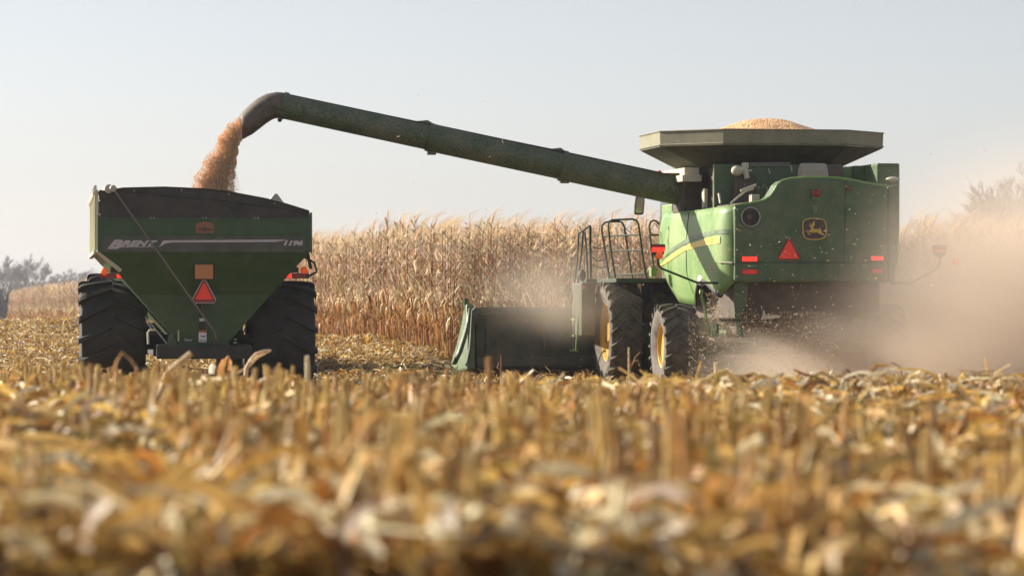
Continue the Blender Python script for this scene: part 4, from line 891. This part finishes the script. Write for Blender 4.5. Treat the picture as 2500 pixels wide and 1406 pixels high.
# outboard lamps
for sg in (-1, 1):
    lx, ly, lz = sg*2.57, 1.12, 2.47
    s_ = MB(); s_.prism([(lx-.125, lz+.09), (lx+.125, lz+.09), (lx+.13, lz+.02), (lx+.10, lz-.09), (lx+.05, lz-.12), (lx-.05, lz-.12), (lx-.10, lz-.09), (lx-.13, lz+.02)], 'y', ly, ly+.05); so_ = s_.build("marker_lamp", M['black'], comb, bevel=.008)
    s_ = MB(); s_.box(lx-.115, lx+.115, ly-.008, ly-.001, lz-.045, lz+.035); s_.build("red_lens", M['redlit'] if sg < 0 else M['red'], so_)
    s_ = MB(); s_.box(lx-.115, lx+.115, ly-.007, ly-.001, lz+.037, lz+.08); s_.build("red_lens", M['reddark'], so_)
    zz = lz-.11 if sg < 0 else lz-.20; xx = lx+.012 if sg < 0 else lx+.28
    s_ = MB(); s_.ball((xx, ly-.04, zz), .068, 14, 10, (1, .6, 1)); s_.build("amber_lens", M['amber'], so_, smooth=True)
    s_ = MB(); s_.tube([(lx, ly+.02, lz-.1), (lx, ly+.02, 2.22), (lx*.975, ly, 2.13), (sg*1.95, .75, 1.88), (sg*1.45, .35, 1.87)], .020, 8); s_.build("lamp_arm", M['rail'], so_, smooth=True)
# corn head
def hx(px, py, y): return CB.on_y(px, py, y)
t_ = MB(); t_.prism([(8.0, .25), (8.05, 1.40), (8.0, 1.45), (8.25, 1.45), (8.6, .8), (9.3, .35), (9.3, .2)], 'x', -4.72, 4.72); hd = t_.build("corn_head", M['headgreen'], comb, bevel=.02)
t_ = MB(); t_.box(-4.72, 4.72, 7.93, 8.02, 1.30, 1.42); t_.box(-4.72, 4.72, 7.9, 8.02, .3, .5)
for xx in np.linspace(-4.5, 4.5, 9): t_.box(xx-.03, xx+.03, 7.94, 8.0, .5, 1.3)
t_.build("head_frame", M['headgreen'], hd, bevel=.01)
for i in range(13):
    xx = -4.57+i*.762
    if i in (0, 12): continue
    s_ = MB(); s_.add([(xx-.19, 8.7, .55), (xx+.19, 8.7, .55), (xx, 8.7, .86), (xx-.12, 9.4, .42), (xx+.12, 9.4, .42), (xx, 9.4, .62), (xx, 10.2, .22)], [(0, 1, 2), (0, 2, 5, 3), (2, 1, 4, 5), (3, 5, 6), (5, 4, 6), (1, 0, 3, 4), (4, 3, 6)]); s_.build("snout", M['green'], hd, smooth=True)
for sg in (-1, 1):
    s_ = MB(); x0, x1 = sg*4.74, sg*4.90
    prof = [(7.9, .25), (7.95, 1.2), (8.1, 1.52), (8.3, 1.5), (8.7, 1.15), (9.3, .75), (10.2, .3), (10.3, .15), (9.5, .15)]
    s_.prism(prof, 'x', x0, x1); s_.build("end_shield", M['green_dark'], hd, bevel=.05)
    s_ = MB(); s_.tube([(sg*4.86, 8.2, 1.3), (sg*4.88, 8.2, 1.62)], .05, 6); s_.build("end_post", M['green'], hd)
t_ = MB(); L = [(1146,752), (1138,790), (1128,825), (1116,860), (1104,890)]; R_ = [(1150,756), (1147,790), (1140,825), (1129,860), (1114,890)]
V = [hx(*a, 7.85) for a in L] + [hx(*a, 7.8) for a in R_]; t_.add(V, [(i, i+1, 6+i, 5+i) for i in range(4)]); fo = t_.build("divider_skirt", M['green'], hd, smooth=True); md = fo.modifiers.new("solid", 'SOLIDIFY'); md.thickness = .02
t_ = MB(); a_ = [hx(px, py, 7.78) for px, py in ((1153,757), (1160,750), (1178,752), (1165,775), (1155,815), (1149,870), (1140,893), (1137,893), (1146,850))]; t_.prism([(p.x, p.z) for p in a_], 'y', 7.76, 7.9); t_.build("side_curtain", M['headgreen'], hd, bevel=.02)
t_ = MB(); t_.box(-.7, .7, 7.2, 8.1, .6, 1.4); t_.build("feeder_house", M['green'], comb, bevel=.02)

# ------------------------------------------------------------------ pouring grain
strm = Mass()
lft = [(588,292), (566,305), (546,328), (538,350), (515,385), (500,412), (488,440), (481,462), (470,500), (462,540)]
rgt = [(590,338), (581,345), (577,360), (573,385), (567,410), (564,435), (560,464), (556,478), (552,510), (548,545)]
tpl = MB(); tpl.add([(1,0,0), (0,1,0), (-1,0,0), (0,-1,0), (0,0,1.2), (0,0,-1.2)], [])
kv = np.array(tpl.v)*.5; kq = np.array([(0,1,4,4), (1,2,4,4), (2,3,4,4), (3,0,4,4), (1,0,5,5), (2,1,5,5), (3,2,5,5), (0,3,5,5)])
# kernel as a small box so that every face is a quad
kb = MB(); kb.box(-.5, .5, -.35, .35, -.6, .6); kv = np.array(kb.v); kq = np.array(kb.f); kc = np.ones((8, 3))
DST = 66.3
def stream_pts(n_, spread, tail=False):
    t = RNG.random(n_)**.9*(len(lft)-1); i = np.minimum(t.astype(int), len(lft)-2); f = t-i
    La = np.array(lft, float); Ra = np.array(rgt, float)
    l_ = La[i]*(1-f)[:, None]+La[i+1]*f[:, None]; r_ = Ra[i]*(1-f)[:, None]+Ra[i+1]*f[:, None]
    l_ = l_ + np.stack([3*np.sin(t*4.1)+1.2*np.sin(t*9+1), 0*t], -1)*np.minimum(t, 1)[:, None]; r_ = r_ + np.stack([1.5*np.sin(t*5.3+2), 0*t], -1)*np.minimum(t, 1)[:, None]
    s_ = RNG.normal(.5, spread, n_).clip(-.15, 1.12)
    if tail: s_ = 1.0+np.abs(RNG.normal(0, .16, n_))*(t/7)*np.where(RNG.random(n_) < .75, 1, -1) - np.where(s_ < 0, 0, 0); s_ = np.where(s_ < 1, s_-1.0+0, s_)
    p = l_+(r_-l_)*s_[:, None]
    dep = RNG.normal(0, .075, n_)
    return np.stack([(p[:, 0]-1250)/FPX*DST, np.full(n_, DST)+dep, CAM_Z+(HOR-p[:, 1])/FPX*DST], -1)
def add_kernels(pos, size):
    n_ = len(pos); rot = rotz(RNG.uniform(0, 6.28, n_)) @ rotx(RNG.uniform(0, 3.1, n_))
    tn = np.array([(1.0, .70, .43), (1.0, .79, .55), (1.0, .63, .35), (1.0, .88, .69)])[RNG.integers(0, 4, n_)]*RNG.uniform(.8, 1.1, (n_, 1))
    strm.inst(kv, kq, kc, rot, size*RNG.uniform(.7, 1.25, n_), pos, tn)
add_kernels(stream_pts(110000, .21), .0085); add_kernels(stream_pts(14000, .33), .008); add_kernels(stream_pts(3500, .3, True), .008)
so2 = strm.build("pouring_grain", M['kernel'], smooth=False); tag(so2, "stream of orange corn kernels pouring from the spout into the cart", "pouring grain", kind='stuff')

# ------------------------------------------------------------------ flying chaff
ch = Mass(); cv, cq, cc = leaf_piece(1.3, .24, .2, 1.0)
def chaff(n_, px0, px1, py0, py1, D0, D1, size, bias=1.0):
    px = RNG.uniform(px0, px1, n_); py = py1-(py1-py0)*RNG.random(n_)**bias; D = RNG.uniform(D0, D1, n_)
    pos = np.stack([(px-1250)/FPX*D, D, CAM_Z+(HOR-py)/FPX*D], -1); k = pos[:, 2] > ground_z(pos[:, 0], pos[:, 1])+.02; pos = pos[k]; n_ = len(pos)
    rot = rotz(RNG.uniform(0, 6.28, n_)) @ rotx(RNG.uniform(0, 6.28, n_)) @ roty(RNG.uniform(0, 6.28, n_))
    tn = np.array([(.70, .54, .34), (.80, .68, .50), (.55, .36, .19)])[RNG.integers(0, 3, n_)]
    ch.inst(cv, cq, cc, rot, size*RNG.uniform(.4, 1.6, n_)**1.5, pos, tn)
chaff(6500, 1680, 2060, 760, 935, 60.2, 65, .015, 1.6); chaff(2200, 1725, 1800, 715, 850, 65, 66.5, .018); chaff(250, 1690, 2050, 740, 930, 60, 64, .022, 1.5); chaff(1500, 1700, 2500, 560, 930, 60, 68, .020, 1.6)
chaff(260, 2150, 2500, 340, 700, 60, 68, .022, 2.0); chaff(120, 1520, 2200, 450, 700, 60, 63.8, .019); chaff(60, 1150, 1450, 700, 900, 68, 71, .014); chaff(26, 850, 1250, 180, 560, 60, 70, .035)
cho = ch.build("flying_chaff", M['litter']); tag(cho, "pale bits of chaff flying in the dust behind the combine", "chaff", kind='stuff')

# ------------------------------------------------------------------ single stalks and husks one can pick out in the foreground
def thing_mesh(name, parts, m_, label, cat, group=None):
    v, q, c = join(parts); ms = Mass(); o_ = v.mean(0); o_[2] = v[:, 2].min()
    ms.V = [v-o_]; ms.Q = [q]; ms.C = [c]; ms.n = len(v); o = ms.build(name, m_); o.location = o_; tag(o, label, cat, group); return o
def wp(px, py, D): return tuple(world_pt(px, py, D))
def to_ground(px, D): x_ = (px-1250)/FPX*D; return (x_, D, gz(x_, D)-.02)
D = 46; thing_mesh("dead_stalk", [rod([to_ground(1226, D), wp(1224, 905, D), wp(1222, 864, D)], [.012, .011, .004], (.34,.16,.07)), ribbon([wp(1225,905,D), wp(1213,898,D), wp(1219,880,D)], [.03,.03,.01], (.45,.22,.10))], M['litter'], "thin brown dead stalk standing alone in front of the dark header", "dead stalk")
D = 38; thing_mesh("dead_stalk", [rod([to_ground(1536, D), wp(1536, 890, D), wp(1535, 848, D)], [.013, .012, .010], (.62,.50,.30)), rod([wp(1539, 900, D), wp(1551, 873, D), wp(1562, 860, D)], [.007, .006, .004], (.45,.25,.10)), ribbon([wp(1545,885,D), wp(1556,880,D), wp(1560,893,D)], [.05,.05,.02], (.60,.36,.15))], M['litter'], "pale upright stalk with a side twig between the combine's front and rear wheels", "dead stalk")
D = 23; thing_mesh("broken_stalk", [rod([to_ground(372, D), wp(405, 912, D), wp(440, 885, D), wp(466, 862, D)], [.016, .019, .020, .017], (.66,.50,.28), 8)], M['litter'], "thick pale broken stalk leaning right in front of the cart's left wheel", "broken stalk")
D = 19; thing_mesh("bent_leaf", [ribbon([to_ground(268, D), wp(285, 885, D), wp(298, 862, D), wp(316, 878, D), wp(336, 905, D)], [.03,.035,.03,.03,.02], (.50,.30,.14))], M['litter'], "blurred brown leaf bent into a peak in front of the cart's left tyre", "leaf")
D = 34; thing_mesh("curled_husk", [ribbon([to_ground(533, D), wp(536, 903, D), wp(545, 880, D), wp(557, 866, D), wp(563, 884, D), wp(560, 905, D)], [.09,.08,.06,.04,.04,.04], (.62,.33,.12), cup=.4, side=(1, .4, .1)), ribbon([wp(515, 912, D), wp(517, 895, D), wp(521, 888, D)], [.05,.06,.04], (.95,.90,.74), cup=.3, side=(1, .3, 0))], M['litter'], "curled orange brown husk beside a white scrap below the cart's warning label", "husk")
D = 36; thing_mesh("twisted_leaf", [ribbon([to_ground(585, D), wp(600, 898, D), wp(612, 880, D), wp(625, 866, D), wp(645, 858, D), wp(662, 854, D)], [.03,.05,.06,.07,.05,.02], (.72,.50,.28), cup=.35, side=(-.5, .3, .8)), ribbon([wp(612, 885, D), wp(628, 872, D), wp(648, 866, D)], [.03,.05,.02], (.85,.70,.46), cup=.3)], M['litter'], "twisted tan leaf rising right in front of the cart's right tyre", "leaf")
D = 24; thing_mesh("upright_stub", [rod([to_ground(752, D), wp(751, 905, D), wp(749, 868, D)], [.017, .017, .012], (.72,.62,.40), 8)], M['litter'], "pale upright stub at the outer edge of the cart's right tyre", "stalk stub")
D = 33; thing_mesh("upright_stub", [rod([to_ground(1748, D), wp(1748, 905, D), wp(1747, 884, D)], [.016, .016, .013], (.80,.66,.42), 8)], M['litter'], "short pale stub poking into the dust right of the combine's rear wheel", "stalk stub")
D = 18; thing_mesh("upright_stub", [rod([to_ground(1195, D), wp(1194, 905, D), wp(1191, 872, D)], [.013, .014, .011], (.50,.28,.10), 8)], M['litter'], "short blurred amber stub before the left end of the header", "stalk stub")
D = 34; thing_mesh("dark_twig", [rod([to_ground(2208, D), wp(2200, 896, D), wp(2176, 884, D)], [.007, .006, .005], (.16,.08,.05)), ], M['litter'], "thin dark twig slanting against the pale dust", "twig")
D = 27; thing_mesh("dark_leaf", [ribbon([to_ground(2098, D), wp(2094, 905, D), wp(2088, 888, D)], [.025,.03,.015], (.22,.10,.05)), ribbon([to_ground(2118, D), wp(2122, 905, D), wp(2126, 890, D)], [.02,.035,.02], (.24,.10,.06))], M['litter'], "pair of dark curled leaf tips against the dust below the tail lamp", "leaf")
def near_husk(L, D, W, col, label, nm="fallen_husk", cat="husk", cup=.25):
    pts = [wp(a, b_, D+0.05*i) for i, (a, b_) in enumerate(L)]; thing_mesh(nm, [ribbon(pts, [w_*1.15 for w_ in W], col, cup=cup, side=(0, .85, .5))], M['husk'], label, cat)
near_husk([(1715,1172), (1770,1185), (1830,1212), (1890,1252), (1925,1290)], 9.3, [.04,.065,.07,.055,.03], (.95,.84,.60), "long bright cream husk sloping down to the right")
near_husk([(1492,1262), (1530,1250), (1580,1262), (1625,1240)], 9.0, [.04,.07,.08,.04], (.92,.80,.42), "broad yellowish husk lying level left of the long cream husk")
near_husk([(2300,1440), (2350,1370), (2395,1310), (2440,1282), (2490,1330)], 9.0, [.05,.07,.075,.07,.05], (.82,.66,.42), "big arched tan leaf in the bottom right corner", "fallen_leaf", "leaf")
near_husk([(655,1382), (700,1378), (750,1388)], 9.3, [.05,.08,.05], (.95,.88,.70), "very pale blurred husk nearest the camera on the stubble")
near_husk([(2200,1080), (2245,1120), (2275,1170), (2290,1215)], 10.5, [.03,.055,.06,.04], (.66,.54,.32), "drooping tan leaf above the big arched leaf", "fallen_leaf", "leaf")
near_husk([(1425,1165), (1470,1180), (1500,1200)], 9.6, [.05,.085,.05], (.95,.86,.62), "round bright husk between the yellowish and the long cream husk")
near_husk([(95,1200), (150,1260), (200,1320), (230,1370)], 9.6, [.03,.05,.06,.04], (.62,.52,.38), "greyish leaf slanting down across the bottom left corner", "fallen_leaf", "leaf")
near_husk([(2205,1210), (2190,1290), (2180,1350), (2150,1400)], 10.0, [.03,.05,.05,.04], (.85,.70,.42), "upright golden leaf blade left of the arched corner leaf", "fallen_leaf", "leaf")

# ------------------------------------------------------------------ bare trees
def tree_meshes(seed, H, spread, levels=5, twig=.02):
    rnd = random.Random(seed); trunk = MB(); crown = MB()
    def grow(p, d, L, r_, lv):
        tgt = trunk if lv <= 1 else crown
        mid = p+d*L*.5+Vector((rnd.uniform(-1,1), rnd.uniform(-1,1), 0))*L*.06; end = p+d*L+Vector((0, 0, L*.05))
        tgt.tube([p, mid, end], [r_, r_*.85, r_*.68], 5 if lv < 2 else 3, caps=False)
        if lv >= levels: return
        nb_ = rnd.randint(3, 4) if lv < levels-1 else rnd.randint(4, 6)
        for i in range(nb_):
            f = rnd.uniform(.45, 1.0) if i else 1.0; base = p+(end-p)*f
            ang = rnd.uniform(.25, .75)*spread; az = rnd.uniform(0, 6.283)
            side = Vector((math.cos(az), math.sin(az), 0)); nd = (d*math.cos(ang)+side*math.sin(ang)+Vector((0,0,.12))).normalized()
            grow(base, nd, L*rnd.uniform(.55, .82), max(r_*rnd.uniform(.42, .62), twig), lv+1)
    grow(Vector((0, 0, -.3)), Vector((0, 0, 1)), H*.30, H*.019, 0)
    return trunk, crown
variants = []
for i in range(5):
    tk, cw = tree_meshes(40+i, 10.0, 1.0 if i != 3 else .7, 6 if i < 4 else 5, .022)
    variants.append((tk, cw))
tree_src = []
def make_tree(vi, x_, y_, s_, rz, label, group):
    r_ = empty("bare_tree", (x_, y_, gz(x_, y_)-.1), rz); r_.scale = (s_, s_, s_)
    if len(tree_src) <= vi:
        tk, cw = variants[vi]; a_ = tk.build("trunk", M['bark'], None, smooth=True, fix=False); b_ = cw.build("crown", M['bark'], None, smooth=True, fix=False); tree_src.append((a_.data, b_.data)); a_.parent = r_; b_.parent = r_
    else:
        for nm, dt in zip(("trunk", "crown"), tree_src[vi]):
            o = bpy.data.objects.new(nm, dt); COL.objects.link(o); o.parent = r_
    tag(r_, label, "tree", group)
GT = "bare trees on the far skyline"
tl = [(0, 12, 800, 1.35, "leftmost whole bare tree on the skyline"), (1, 40, 760, 1.15, "bare tree right of the leftmost whole one on the skyline"),
      (2, 93, 820, 1.32, "tallest round topped bare tree left of the cart"), (3, 66, 840, 1.1, "narrow bare tree just left of the tall round one"),
      (4, 122, 800, 1.1, "bare tree just right of the tall round one, left of the cart"), (0, 150, 860, 1.1, "bare tree beyond the top of the distant corn, near the cart"), (1, 178, 790, 1.0, "low bare tree right beside the cart's left tyre"),
      (2, 205, 830, 1.0, "bare tree partly behind the cart's left side"), (3, -8, 780, 1.05, "half hidden bare tree beyond the leftmost whole one"), (4, 28, 850, .9, "short bare tree between the two leftmost trees")]
for i, (vi, px, D, s_, lb_) in enumerate(sorted(tl, key=lambda t: t[0])): make_tree(vi, (px-1250)/FPX*D, D, s_, i*1.3, lb_, GT)
make_tree(2, (2455-1250)/FPX*330, 330, 1.55, .5, "large faint bare tree above the corn right of the combine", "bare trees above the corn at right")
make_tree(0, (2335-1250)/FPX*350, 350, 1.28, 2.0, "smaller faint bare tree next to the combine, above the corn", "bare trees above the corn at right")
make_tree(1, (2400-1250)/FPX*380, 380, 1.25, 1.0, "dim bare tree between the large and the small one above the corn", "bare trees above the corn at right")
make_tree(4, (2530-1250)/FPX*340, 340, 1.45, 4.0, "outermost bare tree above the corn, farthest from the combine", "bare trees above the corn at right")
# scrub at the foot of the far trees
sb = Mass(); n_ = 5200; x = RNG.uniform(-66, -44, n_); y = RNG.uniform(425, 500, n_); cvv, cqq, ccc = join([rod([(0,0,0), (.3*math.cos(a), .3*math.sin(a), 1.0)], [.025,.01], (1,1,1), 3) for a in (0, 1.3, 2.5, 3.9, 5.1)])
sb.inst(cvv, cqq, ccc, rotz(RNG.uniform(0, 6.28, n_)), RNG.uniform(1.2, 4.4, n_), np.stack([x, y, ground_z(x, y)], -1), RNG.uniform(.28, .40, (n_, 1))*np.array([[1, .9, .9]]))
sbo = sb.build("scrub", M['stalkm']); tag(sbo, "low grey leafless scrub at the foot of the far left trees", "scrub", kind='stuff')

# ------------------------------------------------------------------ haze and dust
hz = MB(); hz.box(-1320, 1320, -60, 1320, -1.2, 21.5)
m = bpy.data.materials.new("pale_haze"); m.use_nodes = True; n = m.node_tree.nodes; l = m.node_tree.links; n.remove(n["Principled BSDF"])
pv = n.new("ShaderNodeVolumePrincipled"); pv.inputs['Color'].default_value = (.84, .91, 1.0, 1); pv.inputs['Density'].default_value = .0002; pv.inputs['Anisotropy'].default_value = .2
l.new(pv.outputs[0], n["Material Output"].inputs['Volume'])
hzo = hz.build("haze", m); tag(hzo, "thin pale haze over the whole field", "haze", kind='stuff')
def dust(name, x0, x1, y0, y1, z0, z1, dens, col, label, fall, nscale=.45, thr=.42, rz=0, aniso=.35, seed=0.0, step=.5):
    cx_, cy_, cz_ = (x0+x1)/2, (y0+y1)/2, (z0+z1)/2; t_ = MB(); t_.ball((0, 0, 0), 1.0, 20, 12)
    t_.v = [(a*(x1-x0)/2, b_*(y1-y0)/2, c*(z1-z0)/2) for a, b_, c in t_.v]
    m = bpy.data.materials.new(name); m.use_nodes = True; n = m.node_tree.nodes; l = m.node_tree.links; n.remove(n["Principled BSDF"])
    tc = n.new("ShaderNodeTexCoord"); mp = n.new("ShaderNodeMapping"); mp.inputs['Location'].default_value = (seed, seed*.7, seed*.3); mp.inputs['Scale'].default_value = (1, 1, 1.25)
    ns = n.new("ShaderNodeTexNoise"); ns.inputs['Scale'].default_value = nscale; ns.inputs['Detail'].default_value = 3; ns.inputs['Roughness'].default_value = .55; ns.inputs['Distortion'].default_value = .4
    l.new(tc.outputs['Object'], mp.inputs[0]); l.new(mp.outputs[0], ns.inputs['Vector'])
    r1 = n.new("ShaderNodeMapRange"); r1.inputs[1].default_value = thr-.16; r1.inputs[2].default_value = thr+.24; r1.interpolation_type = 'SMOOTHSTEP'; l.new(ns.outputs[0], r1.inputs[0])
    # fade to nothing at the cloud's own surface
    sc_ = n.new("ShaderNodeVectorMath"); sc_.operation = 'MULTIPLY'; sc_.inputs[1].default_value = (2/(x1-x0), 2/(y1-y0), 2/(z1-z0)); l.new(tc.outputs['Object'], sc_.inputs[0])
    ln_ = n.new("ShaderNodeVectorMath"); ln_.operation = 'LENGTH'; l.new(sc_.outputs[0], ln_.inputs[0])
    r2 = n.new("ShaderNodeMapRange"); r2.inputs[1].default_value = .95; r2.inputs[2].default_value = fall; r2.inputs[3].default_value = 0; r2.inputs[4].default_value = 1; r2.interpolation_type = 'SMOOTHSTEP'; l.new(ln_.outputs['Value'], r2.inputs[0])
    m1 = n.new("ShaderNodeMath"); m1.operation = 'MULTIPLY'; l.new(r1.outputs[0], m1.inputs[0]); l.new(r2.outputs[0], m1.inputs[1])
    m2 = n.new("ShaderNodeMath"); m2.operation = 'MULTIPLY'; m2.inputs[1].default_value = dens; l.new(m1.outputs[0], m2.inputs[0])
    pv = n.new("ShaderNodeVolumePrincipled"); pv.inputs['Color'].default_value = (*col, 1); pv.inputs['Anisotropy'].default_value = aniso; l.new(m2.outputs[0], pv.inputs['Density'])
    l.new(pv.outputs[0], n["Material Output"].inputs['Volume'])
    o = t_.build("dust_cloud", m, smooth=True); o.location = (cx_, cy_, cz_); o.rotation_euler = (0, 0, rz); tag(o, label, "dust", "dust clouds", 'stuff'); return o
DC = (.945, .82, .68)
dust("dust_rear", 2.0, 18.5, 59.0, 75.0, -2.4, 3.6, .75, DC, "dense tan dust billowing low behind and right of the combine", .35, .40, .40)
dust("dust_high", 6.5, 19.0, 62, 82, -1.0, 6.4, .075, (.88, .82, .76), "thin grey tan dust drifting high over the corn at right", .2, .28, .40, seed=5)
dust("dust_head", -1.2, 3.6, 68.0, 72.6, .5, 2.9, .26, DC, "sunlit tan dust puff rising over the left part of the header", .25, .55, .42, seed=9)
dust("dust_veil", 4.6, 13.0, 58.5, 64.6, -1.2, 5.0, .40, (.93, .81, .68), "faint brown dust veil hanging before the right half of the combine's rear", .1, .30, .36, seed=13)
dust("dust_low", 2.6, 10.5, 60.5, 66.5, -1.6, 1.7, .75, DC, "thick low tan dust swirling between the rear wheel and the tow hitch", .3, .5, .38, seed=21)
